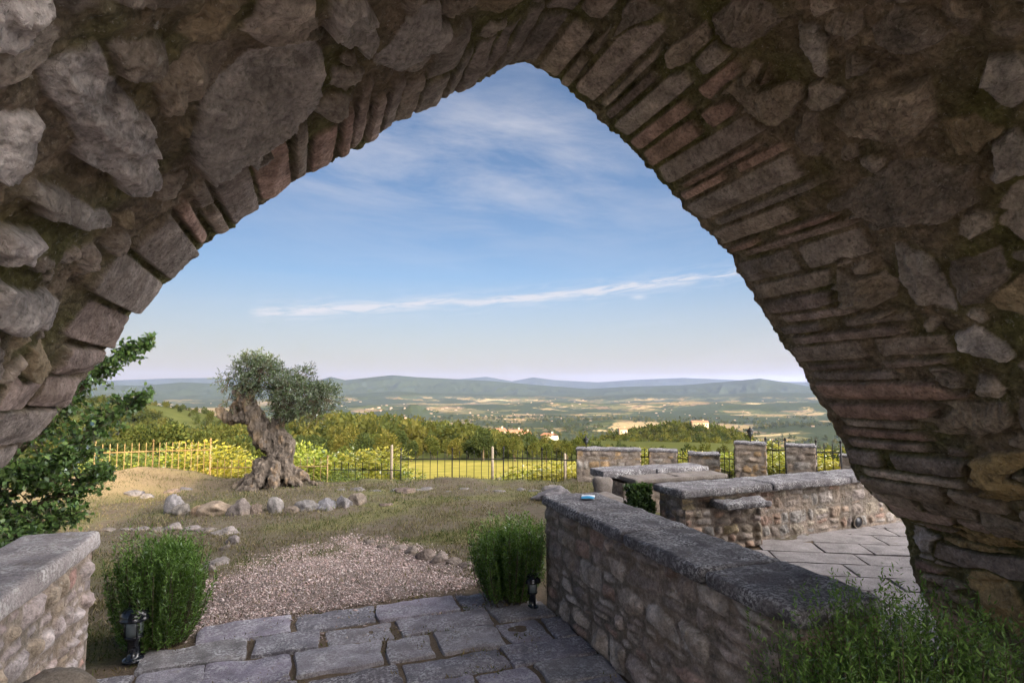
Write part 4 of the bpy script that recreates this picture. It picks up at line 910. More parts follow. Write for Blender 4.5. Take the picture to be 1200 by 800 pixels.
# ------------------------------------------------------------------ path lanterns and the domed bollard
def glass_mat():
    m, N = material('lantern_glass'); v = obj_vec(N)
    p = principled(N, (.20, .23, .24), .15, N.noise(30, 2, .5, v), .05, .01, spec=.5); return m
M['glass'] = glass_mat()
def path_lantern(p, H, label):
    root = empty('path_lantern', p); s = H / .36
    mb = MB(); mb.lathe(np.array([(0, 0), (.06, 0), (.062, .015), (.05, .02), (.036, .03), (.034, .13), (.05, .14), (.052, .155), (0, .156)]) * s, 20); add('base', mb.mesh('base', [M['dark_metal']], True), root)
    mb = MB(); mb.lathe(np.array([(0, .156), (.046, .156), (.05, .20), (.05, .25), (0, .25)]) * s, 20); add('glass_body', mb.mesh('glass_body', [M['glass']], True), root)
    mb = MB()
    for i in range(4):
        a = i * math.pi / 2 + .5; mb = MB(); mb.tube([(math.cos(a) * .053 * s, math.sin(a) * .053 * s, .15 * s), (math.cos(a) * .053 * s, math.sin(a) * .053 * s, .255 * s)], .006 * s, 6)
        add('cage_bar', mb.mesh('cage_bar', [M['dark_metal']], True), root)
    th = np.linspace(0, math.pi / 2, 9); prof_ = [(.084, .25), (.088, .257)] + [(.083 * math.cos(a), .262 + .075 * math.sin(a)) for a in th[:-1]] + [(.012, .338), (.014, .35), (.008, .362), (0, .364)]
    mb = MB(); mb.lathe(np.array(prof_) * s, 24); add('domed_cap', mb.mesh('domed_cap', [M['dark_metal']], True), root)
    return tag(root, label, 'lantern', 'dark path lanterns')
path_lantern(at_z(155, 770) * np.array([1, 1, 0]) + np.array([.02, -.06, .0]), .43, 'dark domed path lantern in front of the left rosemary bush')
path_lantern(at_z(624, 709) * np.array([1, 1, 0]) + np.array([-.02, -.05, .0]), .33, 'dark path lantern at the foot of the right parapet end')
def bollard():
    p = np.array([-.93, 2.85, 0]); mb = MB(); th = np.linspace(0, math.pi / 2, 10)
    pr = [(0, 0), (.17, 0), (.165, .05), (.158, .72)] + [(.158 * math.cos(a), .77 + .115 * math.sin(a)) for a in th]
    mb.lathe(pr, 40); me = mb.mesh('stone_bollard', [M['bollard']], True)
    v = np.empty(len(me.vertices) * 3, np.float32); me.vertices.foreach_get('co', v); v = v.reshape(-1, 3); q = fbm(v[:, 0] * 9, v[:, 1] * 9, v[:, 2] * 9, 4); v *= (1 + .02 * q)[:, None]; me.vertices.foreach_set('co', v.ravel())
    tag(add('stone_bollard', me, None, p), 'brown domed stone bollard top cut by the bottom left edge', 'bollard')
bollard()
def packet():
    root = empty('packet', (2.43, 4.86, 1.012), -.5); mb = MB(); x, y = .06, .095
    V, F = [], []; n = 10; u, v = np.meshgrid(np.linspace(-1, 1, n), np.linspace(-1, 1, n), indexing='ij')
    b = (1 - u ** 2) * (1 - v ** 2) * .012 + .004
    mb.quadset(np.stack([u * x, v * y, b], -1).reshape(-1, 3), grid_faces(n, n)); mb.quadset(np.stack([u * x, v * y, -b * .2], -1).reshape(-1, 3), grid_faces(n, n, 0, True))
    add('paper_sleeve', mb.mesh('paper_sleeve', [M['paper']], True), root)
    mb = MB(); u, v = np.meshgrid(np.linspace(-1, 1, n), np.linspace(-1, -.25, n), indexing='ij'); b = (1 - u ** 2) * (1 - v ** 2) * .012 + .0065
    mb.quadset(np.stack([u * x * 1.005, v * y * 1.005, b], -1).reshape(-1, 3), grid_faces(n, n)); add('blue_band', mb.mesh('blue_band', [M['blue']], True), root)
    tag(root, 'small white and blue paper packet left on the right parapet', 'packet')
M['paper'] = simple_mat('white_paper', (.78, .80, .82), .6, 0, 10, .05, 0); M['blue'] = simple_mat('blue_print', (.05, .32, .55), .5, 0, 10, .1, 0)
packet()

# ------------------------------------------------------------------ ivy column
def build_ivy():
    root = empty('ivy', (4.10, 6.75, 0)); r = RS(5); n = 2600
    P = np.stack([-.22 + .44 * r.rand(n), -.16 * np.sqrt(r.rand(n)) + .12, .04 + .72 * r.rand(n)], -1); P[:, 0] *= .8 + .25 * fbm(P[:, 2] * 4, P[:, 2] * 0, .3, 2); P[:, 1] -= .08 * r.rand(n) * np.sin(P[:, 2] * 4)
    dr = unit(r, n) * .8 + np.array([0, -.5, -.4]); V, F = leaf_quads(P, dr, unit(r, n) + np.array([0, -1.0, .2]), .035 + .03 * r.rand(n), .03 + .02 * r.rand(n), .1)
    add('leaves', mesh_np('leaves', V, F, [M['leaf']], leaf_cols(r, n, (.040, .070, .022), .3, (.07, .11, .04), .35)), root)
    mb = MB()
    for i in range(7): x = -.16 + .05 * i; mb.tube([(x, .1, 0), (x + .03, .08, .3), (x - .02, .09, .7)], [.012, .008, .004], 5)
    add('stems', mb.mesh('stems', [M['twig']]), root)
    tag(root, 'column of green ivy beside the end of the long low wall', 'ivy')
build_ivy()

# ------------------------------------------------------------------ the leafy tree behind the left parapet
def build_left_tree():
    dd = 6.6; Pt = lambda px, py, d=dd: at_d(px, py, d); root_p = Pt(-70, 640); root_p[2] = 0
    root = empty('leafy_tree', root_p); o = np.array(root_p); r = RS(19); mb = MB(); tips = []
    def br(pts, r0, r1, n=8):
        pts = np.array(pts); t = np.linspace(0, 1, len(pts)); tt = np.linspace(0, 1, 24); P = np.stack([np.interp(tt, t, pts[:, i]) for i in range(3)], -1)
        for _ in range(3): P[1:-1] = (P[:-2] + P[1:-1] * 2 + P[2:]) / 4
        mb.tube(P - o, np.linspace(r0, r1, 24), n, 0, None, True, .004, 8); return P
    B = [br([root_p, Pt(-72, 600), Pt(-70, 540), Pt(-55, 470, 6.9)], .09, .04),
         br([Pt(-70, 590), Pt(-10, 560, 6.4), Pt(60, 490, 6.4), Pt(110, 440, 6.3), Pt(150, 412, 6.3), Pt(178, 400, 6.3)], .04, .004), br([Pt(-68, 600), Pt(0, 590, 6.3), Pt(70, 540, 6.2), Pt(120, 490, 6.2), Pt(170, 462, 6.2)], .04, .004),
         br([Pt(-70, 610), Pt(0, 610, 6.2), Pt(60, 585, 6.1), Pt(105, 560, 6.1), Pt(125, 552, 6.1)], .03, .004), br([Pt(-70, 560), Pt(0, 520, 6.8), Pt(50, 470, 6.8), Pt(90, 440, 6.8)], .04, .004),
         br([Pt(-70, 570), Pt(-20, 560, 6.0), Pt(30, 560, 5.9), Pt(80, 530, 5.9)], .03, .004), br([Pt(-70, 615), Pt(-20, 625, 6.0), Pt(30, 622, 5.9), Pt(90, 600, 5.9)], .03, .004), br([Pt(-70, 615), Pt(-30, 640, 5.7), Pt(10, 640, 5.6), Pt(40, 628, 5.6)], .03, .004),
         br([Pt(-60, 500), Pt(-10, 470, 7), Pt(40, 430, 7)], .03, .004)]
    T0, Td = [], []
    for b, cnt, sp in zip(B[1:], (150, 170, 120, 120, 120, 110, 90, 70), (.30, .42, .40, .38, .40, .36, .36, .3)):
        for j in range(cnt):
            t = .22 + .78 * r.rand(); i = min(int(t * 23), 22); p = b[i] + (b[i + 1] - b[i]) * r.rand(); w = sp * (1.12 - t) ** .8
            u = unit(r, 1)[0]; e = p + u * w * (.4 + .7 * r.rand()); T0.append(p); Td.append(e)
            if j % 2 == 0: mb.tube(np.array([p, (p + e) / 2 + unit(r, 1)[0] * .02, e]) - o, [.006, .004, .002], 4, 0, None, False)
    T0, Td = np.array(T0), np.array(Td); nl = 11; bi = np.repeat(np.arange(len(T0)), nl); tt = np.tile(np.linspace(.25, 1.05, nl), len(T0)); n = len(bi)
    C = T0[bi] + (Td - T0)[bi] * tt[:, None] + unit(r, n) * .035; dr = (Td - T0)[bi] / (np.linalg.norm((Td - T0)[bi], axis=1, keepdims=True) + 1e-6) * .5 + unit(r, n) + np.array([0, 0, -.25])
    V, F = leaf_quads(C - o, dr, unit(r, n) + np.array([0, 0, .9]), .038 + .022 * r.rand(n), .028 + .015 * r.rand(n), .12)
    c = leaf_cols(r, n, (.085, .145, .044), .35, (.16, .23, .07), .35)
    tr = add('trunk', mb.mesh('trunk', [M['twig']], True), root); add('crown', mesh_np('crown', V, F, [M['shiny_leaf']], c), root)
    tag(root, 'leafy green tree leaning in from the left behind the left parapet', 'tree')
build_left_tree()

# ------------------------------------------------------------------ iron railings and lanterns of the terrace edge
def railing(pts, top, h, label, step=.135, group=None, mat='iron', posts=True, rail_frac=.80):
    """pts: ground plan points of the run; top: z of the spear tips"""
    pts = [np.array(p[:2]) for p in pts]; bw = .0075 if mat == 'iron' else .0075; root = empty('iron_railing', (pts[0][0], pts[0][1], top - h)); o = np.array([pts[0][0], pts[0][1], top - h])
    bars = MB()
    for a, b in zip(pts[:-1], pts[1:]):
        L = np.linalg.norm(b - a); n = max(2, int(round(L / step)))
        for i in range(n + 1):
            p = np.append(a + (b - a) * i / n, 0) - np.append(o[:2], 0)
            bars.tube([p, p + [0, 0, h * .93]], bw, 5, 0, None, False); bars.tube([p + [0, 0, h * .93], p + [0, 0, h * .95], p + [0, 0, h]], [bw, bw * 1.8, .001], 5, 0, None, False)
        A, Bq = np.append(a - o[:2], 0), np.append(b - o[:2], 0)
        for zf in (rail_frac, .12): rm = MB(); rm.tube([A + [0, 0, h * zf], Bq + [0, 0, h * zf]], .012, 4); add('rail', rm.mesh('rail', [M[mat]]), root)
        if posts:
            for q in (A, Bq):
                pm = MB(); pm.tube([q - [0, 0, .25], q + [0, 0, h * 1.0]], .014, 8); pm.tube([q + [0, 0, h], q + [0, 0, h * 1.02], q + [0, 0, h * 1.07]], [.017, .028, .004], 8)
                add('post', pm.mesh('post', [M[mat]]), root)
    add('bars', bars.mesh('bars', [M[mat]]), root)
    return tag(root, label, 'railing', group)
def run(pxs, y, d):
    P = [at_d(px, y, dd) for px, dd in zip(pxs, d if isinstance(d, (list, tuple)) else [d] * len(pxs))]; return P, float(np.mean([p[2] for p in P]))
P, t = run((112, 180, 247), 518, (15.2, 15.0, 14.7)); railing(P, t, .98, 'sunlit iron railing on the left behind the golden grass patch', mat='sunlit_iron', step=.13)
P, t = run((247, 312, 384), 537, (14.6, 14.2, 13.9)); railing(P, t, .95, 'lower sunlit iron railing panel behind the olive trunk', mat='sunlit_iron', step=.14)
P, t = run((384, 425, 470), 541, (14.3, 14.1, 13.8)); railing(P, t, .9, 'faint iron railing panel right of the olive trunk', step=.15, posts=False)
P, t = run((470, 530, 590), 527.5, (13.6, 13.5, 13.4)); railing(P, t, .98, 'dark iron railing in front of the yellow field', step=.165)
P, t = run((590, 635, 676), 527.5, (13.4, 13.2, 12.9)); railing(P, t, .95, 'closely barred iron railing ending at the widest pillar', step=.115)
P, t = run((751, 760), 525, 12.95); railing(P, t, .9, 'narrow railing gap between the widest and narrow pillars', step=.09, posts=False)
P, t = run((794, 806), 527, 13.0); railing(P, t, .9, 'narrow railing gap left of the lowest pillar', step=.09, posts=False)
P, t = run((843, 860), 527, 13.0); railing(P, t, .9, 'railing gap left of the tallest pillar', step=.1, posts=False)
P, t = run((897, 920), 515.5, 12.6); railing(P, t, .95, 'railing with tall spears right of the tallest pillar', step=.125)
P, t = run((956, 985), 518.5, 12.7); railing(P, t, .92, 'railing with spears nearest the arch pier', step=.14)
for i, (px, yt, yb, dd, lab) in enumerate([(458.5, 521, 562, 15.5, 'pale slim post standing right of the yellow bushes'), (577, 523, 556, 16.5, 'brown post standing in the yellow field'), (662, 531, 556, 15.5, 'short pale post left of the widest pillar')]):
    a, b = at_d(px, yt, dd), at_d(px, yb, dd); mb = MB(); zb = float(terrain_z(np.array([b[0]]), np.array([b[1]]))[0]) - .2
    mb.tube([(0, 0, zb - b[2]), (0, 0, (a[2] - b[2]) * .96), (0, 0, a[2] - b[2])], [.04, .036, .02], 10, 0, None, True, .006, 9)
    tag(add('post', mb.mesh('wooden_post', [M['post_wood']], True), None, b), lab, 'post')
def pillar_lantern(p, H, label):
    root = empty('lantern', p); s = H / .5
    mb = MB(); mb.lathe(np.array([(0, 0), (.07, 0), (.07, .015), (.03, .03), (.02, .06), (.018, .15), (.04, .17), (.05, .19), (0, .19)]) * s, 16); add('stem', mb.mesh('stem', [M['iron']], True), root)
    mb = MB(); mb.lathe(np.array([(0, .19), (.048, .192), (.088, .34), (0, .34)]) * s, 6); add('glass_body', mb.mesh('glass_body', [M['lampglass']]), root)
    for i in range(6):
        a = i * math.pi / 3; mb = MB(); mb.tube([(math.cos(a) * .05 * s, math.sin(a) * .05 * s, .19 * s), (math.cos(a) * .09 * s, math.sin(a) * .09 * s, .34 * s)], .007 * s, 5); add('glazing_bar', mb.mesh('glazing_bar', [M['iron']]), root)
    mb = MB(); mb.lathe(np.array([(.112, .335), (.112, .348), (.075, .40), (.035, .43), (.03, .45), (.012, .46), (.014, .48), (0, .50)]) * s, 12); add('cap', mb.mesh('cap', [M['iron']], True), root)
    return tag(root, label, 'lantern', 'lanterns on the stone pillars')
M['lampglass'] = simple_mat('smoked_glass', (.10, .11, .11), .15, 0, 10, .1, 0, .5)
_l = at_d(687, 525.5, 12.75); pillar_lantern(_l, .28, 'small black lantern on the widest stone pillar')
_l = at_d(879.5, 518, 12.6); pillar_lantern(_l, .32, 'black lantern on the tallest stone pillar')

# ------------------------------------------------------------------ bushes right behind the railing (each its own thing, shared foliage)
BUSH = [bush_mesh('foliage', 400 + i, 2600, 1.0, .9, .9, .11, *cl, 'leaf', .22) for i, cl in enumerate([((.27, .26, .040), (.38, .33, .06)), ((.24, .27, .045), (.38, .37, .07)), ((.12, .16, .038), (.24, .26, .06)), ((.31, .265, .042), (.40, .33, .065))])]
def bush_at(px, ytop, d, w, kind, label, name='bush', g='bushes growing below the railing'):
    p = at_d(px, ytop, d); zg = float(terrain_z(np.array([p[0]]), np.array([p[1]]))[0]); h = max(p[2] - zg, .5)
    root = empty(name, (p[0], p[1], zg - .1), RS(int(px * 7)).rand() * 6.28); o = add('foliage', BUSH[kind], root); o.scale = (w, w, (h + .1) / 1.85)
    return tag(root, label, 'bush', g)
for i, (px, yt, d, w, k, lab) in enumerate([
    (148, 522, 17, 1.1, 2, 'dark green bush behind the left end of the sunlit railing'), (176, 530, 16.4, 1.0, 2, 'low green bush behind the sunlit railing, second from left'), (204, 528, 16.5, 1.0, 1, 'yellow green bush in the middle of the sunlit railing'), (226, 519, 16.8, 1.2, 0, 'bright yellow bush rising above the sunlit railing'),
    (252, 526, 16.5, 1.0, 0, 'yellow bush where the sunlit railing steps down'), (276, 533, 16.0, 1.1, 3, 'golden bush left of the olive trunk'), (296, 531, 17.0, 1.1, 1, 'yellow green bush touching the olive trunk on its left'), (352, 512, 18.0, 1.2, 1, 'tall light bush right beside the olive trunk'),
    (372, 525, 16.6, 1.2, 1, 'green bush right of the olive roots'), (398, 522, 17.4, 1.3, 2, 'darker green bush behind the faint railing'), (418, 530, 16.4, 1.1, 0, 'yellow bush behind the faint railing'), (440, 528, 16.6, 1.2, 0, 'yellow bush left of the pale slim post'),
    (456, 536, 17.0, .9, 1, 'last yellow green bush before the yellow field'), (404, 553, 14.2, .55, 2, 'dark flat shrub at the edge of the grass'), (470, 548, 16.5, .6, 2, 'low green bush at the field corner'), (640, 543, 16.5, 1.2, 0, 'yellow green bush behind the close railing'), (660, 540, 16.0, 1.1, 3, 'golden bush left of the widest pillar'),
    (612, 548, 17.5, .9, 1, 'small bush at the right end of the field'), (756, 527, 15.0, .9, 0, 'yellow bush seen between the widest and narrow pillars'), (800, 530, 15.0, .9, 0, 'yellow bush seen left of the lowest pillar'), (852, 528, 15.0, 1.0, 1, 'green bush seen left of the tallest pillar'),
    (908, 520, 14.6, 1.0, 0, 'bright yellow green bush right of the tallest pillar'), (972, 527, 14.8, 1.1, 3, 'golden bush behind the railing nearest the arch pier'), (938, 530, 15.2, .9, 1, 'bush behind the pillar between two railings')]):
    bush_at(px, yt, d, w, k, lab)

# ------------------------------------------------------------------ trees of the slope: the nearer ones singly, the wood beyond as one mass
def crown_parts(r, n, rx, rz, L):
    cl = 9; cc = unit(r, cl) * .55 * np.array([rx, rx, rz]); k = r.randint(0, cl, n); u = unit(r, n); P = cc[k] + u * (r.rand(n, 1) ** .4) * np.array([rx, rx, rz]) * .55; P[:, 2] += rz * 1.05
    V, F = leaf_quads(P, u + .8 * unit(r, n), unit(r, n), L * (.6 + .8 * r.rand(n)), L * .7 * (.6 + .8 * r.rand(n))); return V, F, k
TREES = []
for i, (b, al) in enumerate([((.046, .060, .018), (.085, .095, .026)), ((.062, .074, .021), (.11, .11, .032)), ((.032, .045, .018), (.06, .074, .026)), ((.088, .092, .024), (.15, .135, .038))]):
    r = RS(500 + i); V, F, k = crown_parts(r, 2600, 1.0, 1.15, .17); c = leaf_cols(r, len(F), b, .3, al, .4) * np.repeat((.7 + .6 * r.rand(9))[k], 4)[:, None]
    mb = MB(); mb.tube([(0, 0, -.3), (.02, 0, .4), (.05, .03, 1.1)], [.10, .08, .03], 7); TREES.append((mesh_np('crown', V + [0, 0, .25], F, [M['forest']], c), mb.mesh('trunk', [M['twig']], True)))
def tree_at(x, y, s, k, label, grp, sz=1.0, rz=0.0):
    z = float(terrain_z(np.array([x]), np.array([y]))[0]); root = empty('tree', (x, y, z), rz); a = add('crown', TREES[k][0], root); b = add('trunk', TREES[k][1], root)
    for o in (a, b): o.scale = (s, s, s * sz)
    return tag(root, label, 'tree', grp)
def ground_under(p): return float(terrain_z(np.array([p[0]]), np.array([p[1]]))[0])
r = RS(71); cnt = 0
NEAR_T = [(0.0, 0.0)]
def in_field(px, d): return 462 < px < 690 and d < 88
for d in np.arange(30, 150, 4.2):
    for px in np.arange(80, 1010, 40):
        px_, d_ = px + 32 * (r.rand() - .5), d + 4 * (r.rand() - .5)
        if in_field(px_, d_) or cnt >= 190: continue
        if d_ < 92 and r.rand() < (.62 if px_ < 470 else .70): continue
        if d_ >= 92 and r.rand() < .35: continue
        if px_ > 690 and d_ > 70: continue
        yt = np.interp(d_, [30, 60, 90, 150], [541, 526, 517, 509]) + np.interp(px_, [80, 330, 400, 560, 700, 1000], [0, -6, -3, 4, 6, 10]) + 5 * r.normal(); pt = at_d(px_, yt, d_)
        p = at_d(px_, 500, d_); s = (1.0 + 1.3 * r.rand()) * (1.0 if d_ < 60 else 1.45); k = r.choice([0, 1, 1, 3, 2])
        s = min(max((pt[2] - ground_under(p)) / 2.4, .5), s * 1.2)
        tree_at(p[0], p[1], s, k, ['rounded mid green tree on the wooded slope beyond the railing', 'lighter green tree on the wooded slope beyond the railing', 'dark green tree on the wooded slope beyond the railing', 'yellowish tree on the wooded slope beyond the railing'][k], 'trees on the slope beyond the railing', .75 + .5 * r.rand() ** 1.5, r.rand() * 6); cnt += 1
def build_wood():
    r = RS(72); Vs, Cs, n = [], [], 0
    protoA = [crown_parts(RS(510 + i), 230, 1.0, 1.1, .34) for i in range(4)]; protoB = [crown_parts(RS(520 + i), 40, 1.0, 1.1, .85) for i in range(4)]
    X, Y, S_ = [], [], []
    def sow(px0, px1, d0, d1, cnt, s0, s1, prob=None):
        px = px0 + (px1 - px0) * r.rand(cnt); d = np.sqrt(d0 * d0 + (d1 * d1 - d0 * d0) * r.rand(cnt)); az = np.arctan((px - 600) / FPX) + YAW; x, y = d * np.sin(az), d * np.cos(az)
        k = np.ones(cnt, bool) if prob is None else fbm(x / prob[0], y / prob[0], 2.2, 3) > prob[1]
        X.append(x[k]); Y.append(y[k]); S_.append((s0 + (s1 - s0) * r.rand(cnt))[k])
    sow(60, 700, 140, 330, 2600, 2.0, 3.6); sow(360, 560, 200, 300, 700, 2.6, 4.2); sow(-80, 420, 330, 720, 2600, 2.0, 3.6, (60, -.18)); sow(655, 905, 440, 720, 4200, 2.2, 4.0, (60, -.6)); sow(560, 1010, 105, 480, 3000, 1.6, 3.0)
    sow(-60, 1010, 700, 2600, 3800, 3.5, 6.5, (160, .0)); sow(-60, 1010, 2600, 5200, 5200, 5, 9, (330, .05))
    X, Y, S_ = map(np.concatenate, (X, Y, S_)); Z = terrain_z(X, Y); dd = np.hypot(X, Y); tone = .65 + .7 * r.rand(len(X)); kk = r.randint(0, 4, len(X))
    keep = ~((np.abs(np.arctan2(X, Y) - azim(640)) < .06) & (dd > 250) & (dd < 330)); 
    pxs = 600 + FPX * np.tan(np.clip(np.arctan2(X, Y) - YAW, -1.2, 1.2)); jit = 4 * r.normal(size=len(X))
    capA = np.interp(pxs, [80, 240, 330, 390, 430, 480, 540, 600, 700, 760, 1000], [506, 508, 502, 491, 492, 498, 507, 514, 524, 527, 532]); capB = np.interp(pxs, [60, 130, 175, 210, 245, 285, 330, 420, 660, 690, 740, 790, 830, 860, 880, 900], [462, 470, 474, 478, 486, 494, 500, 506, 530, 521, 507, 499, 500, 507, 518, 528])
    cap = np.where(dd < 335, capA, np.where(dd < 730, capB, 0)) + jit; ztop = EYE - (cap - YH) * MPP * np.cos(np.arctan2(X, Y) - YAW) * dd
    smax = np.where(dd < 730, (ztop - Z) / 2.25, 99); S_ = np.minimum(S_, smax); keep &= S_ > .38
    X, Y, S_, Z, dd, tone, kk = [a[keep] for a in (X, Y, S_, Z, dd, tone, kk)]
    base = np.array([(.046, .056, .018), (.062, .068, .020), (.034, .045, .018), (.082, .080, .023)])
    for g in range(4):
        for far, pr in ((0, protoA), (1, protoB)):
            i = np.where((kk == g) & ((dd > 600) == bool(far)))[0]; V = pr[g][0]; rep = V[None] * np.stack([S_[i], S_[i], S_[i] * (.8 + .35 * tone[i])], -1)[:, None, :]
            a = r.rand(len(i)) * 6.28; ca, sa = np.cos(a)[:, None], np.sin(a)[:, None]; rx = rep[..., 0] * ca - rep[..., 1] * sa; ry = rep[..., 0] * sa + rep[..., 1] * ca
            Vs.append(np.stack([rx + X[i][:, None], ry + Y[i][:, None], rep[..., 2] + Z[i][:, None] - .3], -1).reshape(-1, 3)); lt = .8 + .4 * np.repeat(r.rand(len(V) // 4), 4)
            Cs.append((base[g][None, None] * tone[i][:, None, None] * lt[None, :, None]).reshape(-1, 3))
    V = np.vstack(Vs); F = np.arange(len(V)).reshape(-1, 4)
    o = add('woodland', mesh_np('woodland', V, F, [M['forest']], np.vstack(Cs))); tag(o, 'woods on the far slopes and hedgerows of the valley', None, None, 'stuff')
build_wood()

# ------------------------------------------------------------------ houses
def house(px, ybase, d, w, dep, h, rz, wall='plaster', label='', group=None, tower=None, parts=True, win=(2, 1)):
    p = at_d(px, ybase, d); zg = p[2]; root = empty('farmhouse', (p[0], p[1], zg), rz - azim(px) * 1.0); base = -min(12, max(2, zg - float(terrain_z(np.array([p[0]]), np.array([p[1]]))[0]) + 1))
    mb = MB(); rh = dep * .22
    mb.box((-w / 2, -dep / 2, base), (w / 2, dep / 2, h)); mb.quadset([(-w / 2, -dep / 2, h), (-w / 2, dep / 2, h), (-w / 2, 0, h + rh), (w / 2, -dep / 2, h), (w / 2, dep / 2, h), (w / 2, 0, h + rh)], [(0, 2, 1, 1), (3, 4, 5, 5)])
    if tower: tx, tw, thh = tower; mb.box((tx - tw / 2, -tw / 2 - .05, 0), (tx + tw / 2, tw / 2, thh))
    add('wall', mb.mesh('wall', [M[wall]]), root)
    mb = MB(); e = .4; mb.quadset([(-w / 2 - e, -dep / 2 - e, h - .1), (w / 2 + e, -dep / 2 - e, h - .1), (w / 2 + e, 0, h + rh + .12), (-w / 2 - e, 0, h + rh + .12), (-w / 2 - e, dep / 2 + e, h - .1), (w / 2 + e, dep / 2 + e, h - .1)], [(0, 1, 2, 3), (3, 2, 5, 4)])
    if tower: mb.box((tx - tw / 2 - .3, -tw / 2 - .35, thh), (tx + tw / 2 + .3, tw / 2 + .3, thh + .3))
    rf = add('roof', mb.mesh('roof', [M['tile']]), root)
    mb = MB(); mb.box((w * .2, -.4, h + rh * .3), (w * .2 + .8, .4, h + rh + 1.0)); add('chimney', mb.mesh('chimney', [M[wall]]), rf)
    for i in range(win[0]):
        for j in range(win[1]):
            x = -w / 2 + w * (i + .5) / win[0]; z = 1.0 + 2.8 * j; mb = MB(); mb.box((x - .5, -dep / 2 - .03, z), (x + .5, -dep / 2 + .1, z + 1.4)); add('window', mb.mesh('window', [M['dark']]), root)
    return tag(root, label, 'house', group)
house(470, 506, 285, 9, 6, 4.6, .5, 'plaster_pink', 'pink farmhouse with a small white tower on the wooded ridge', tower=(-5.4, 2.6, 7.6))
house(508, 512, 300, 7.5, 6, 4.2, .3, 'plaster', 'pale yellow house, leftmost of the hamlet behind the trees'); house(529, 514, 300, 10, 6, 3.8, .2, 'plaster_pink', 'long low house second in the hamlet behind the trees', win=(3, 1))
house(569, 515, 305, 10, 6, 3.9, -.1, 'plaster_pink', 'broad pinkish house mid hamlet behind the trees', win=(3, 1)); house(585, 514, 310, 6, 6, 4.2, .4, 'plaster', 'cream house with gable beside the broad pinkish one'); house(604, 515, 310, 7, 6, 4.0, .2, 'plaster', 'cream house near the right end of the hamlet', win=(2, 1)); house(615, 516, 315, 6, 6, 3.6, -.2, 'plaster_pink', 'small house at the right end of the hamlet')
house(644, 519, 320, 9, 5, 4.2, -.9, 'plaster_white', 'white house above the vineyard slope'); 
house(820, 503, 590, 15, 9, 6.5, .2, 'plaster', 'large villa topping the wooded hill on the right', win=(4, 2)); house(815, 516, 570, 10, 8, 5, .5, 'plaster_pink', 'pink house below the villa on the right hill'); house(805, 519, 560, 9, 8, 3.2, .2, 'plaster_white', 'low white house left of the pink one on the hill')
house(833, 524, 555, 9, 8, 7.5, .1, 'plaster', 'tall golden house at the hill village centre', win=(2, 2)); house(844, 527, 550, 14, 8, 4, .1, 'plaster', 'long golden house right of the tall one', win=(4, 1)); house(819, 530, 545, 8, 7, 5, .3, 'plaster_pink', 'rose house just over the railing on the right'); house(730, 508, 610, 8, 7, 4.5, .2, 'plaster', 'lone pale house half hidden on the hill slope')
def build_valley_houses():
    r = RS(90); protos = []
    for wl in ('plaster_white', 'plaster', 'plaster_pink', 'plaster_white'):
        mb = MB(); mb.box((-.5, -.32, -.3), (.5, .32, .36)); mb.quadset([(-.5, -.32, .36), (-.5, .32, .36), (-.5, 0, .52), (.5, -.32, .36), (.5, .32, .36), (.5, 0, .52)], [(0, 2, 1, 1), (3, 4, 5, 5)])
        mb.quadset([(-.54, -.36, .35), (.54, -.36, .35), (.54, 0, .54), (-.54, 0, .54), (-.54, .36, .35), (.54, .36, .35)], [(0, 1, 2, 3), (3, 2, 5, 4)], 1); protos.append(mb.mesh('valley_house', [M['plaster_far'], M['tile']]))
    spots = []
    def cluster(px, y, sx, sy, n, size):
        for _ in range(int(n * .55)): spots.append((px + r.normal() * sx, y + abs(r.normal()) * sy, size))
    cluster(560, 483, 40, 3, 34, 22); cluster(520, 478, 25, 2, 16, 30); cluster(600, 486, 60, 7, 36, 18); cluster(450, 478, 14, 2, 12, 34); cluster(700, 484, 60, 6, 22, 20); cluster(800, 478, 60, 6, 24, 20); cluster(640, 468, 60, 3, 24, 30)
    cluster(900, 480, 40, 10, 16, 18); cluster(720, 496, 40, 4, 12, 14); cluster(620, 500, 40, 5, 14, 13); cluster(230, 472, 60, 4, 16, 26); cluster(430, 470, 40, 3, 14, 32); cluster(860, 470, 60, 3, 18, 32)
    for i, (px, y, s) in enumerate(spots):
        az = azim(px); rr = np.exp(np.linspace(math.log(2200), math.log(14000), 220)); x, yy = rr * math.sin(az), rr * math.cos(az); z = terrain_z(x, yy)
        el = (z - EYE) / rr; tgt = -(y - YH) * MPP * math.cos(az - YAW); k = np.where(el >= tgt)[0]
        if len(k) == 0: continue
        k = k[0]; s2 = s * .75 * (.6 + .8 * r.rand()); o = add('valley_house', protos[r.randint(4)], None, (x[k], yy[k], z[k]), r.rand() * 3.1); o.scale = (s2, s2 * (.7 + .5 * r.rand()), s2 * (.55 + .3 * r.rand()))
        tag(o, 'tiny pale house scattered among the far valley fields', 'house', 'houses scattered over the valley floor')
build_valley_houses()

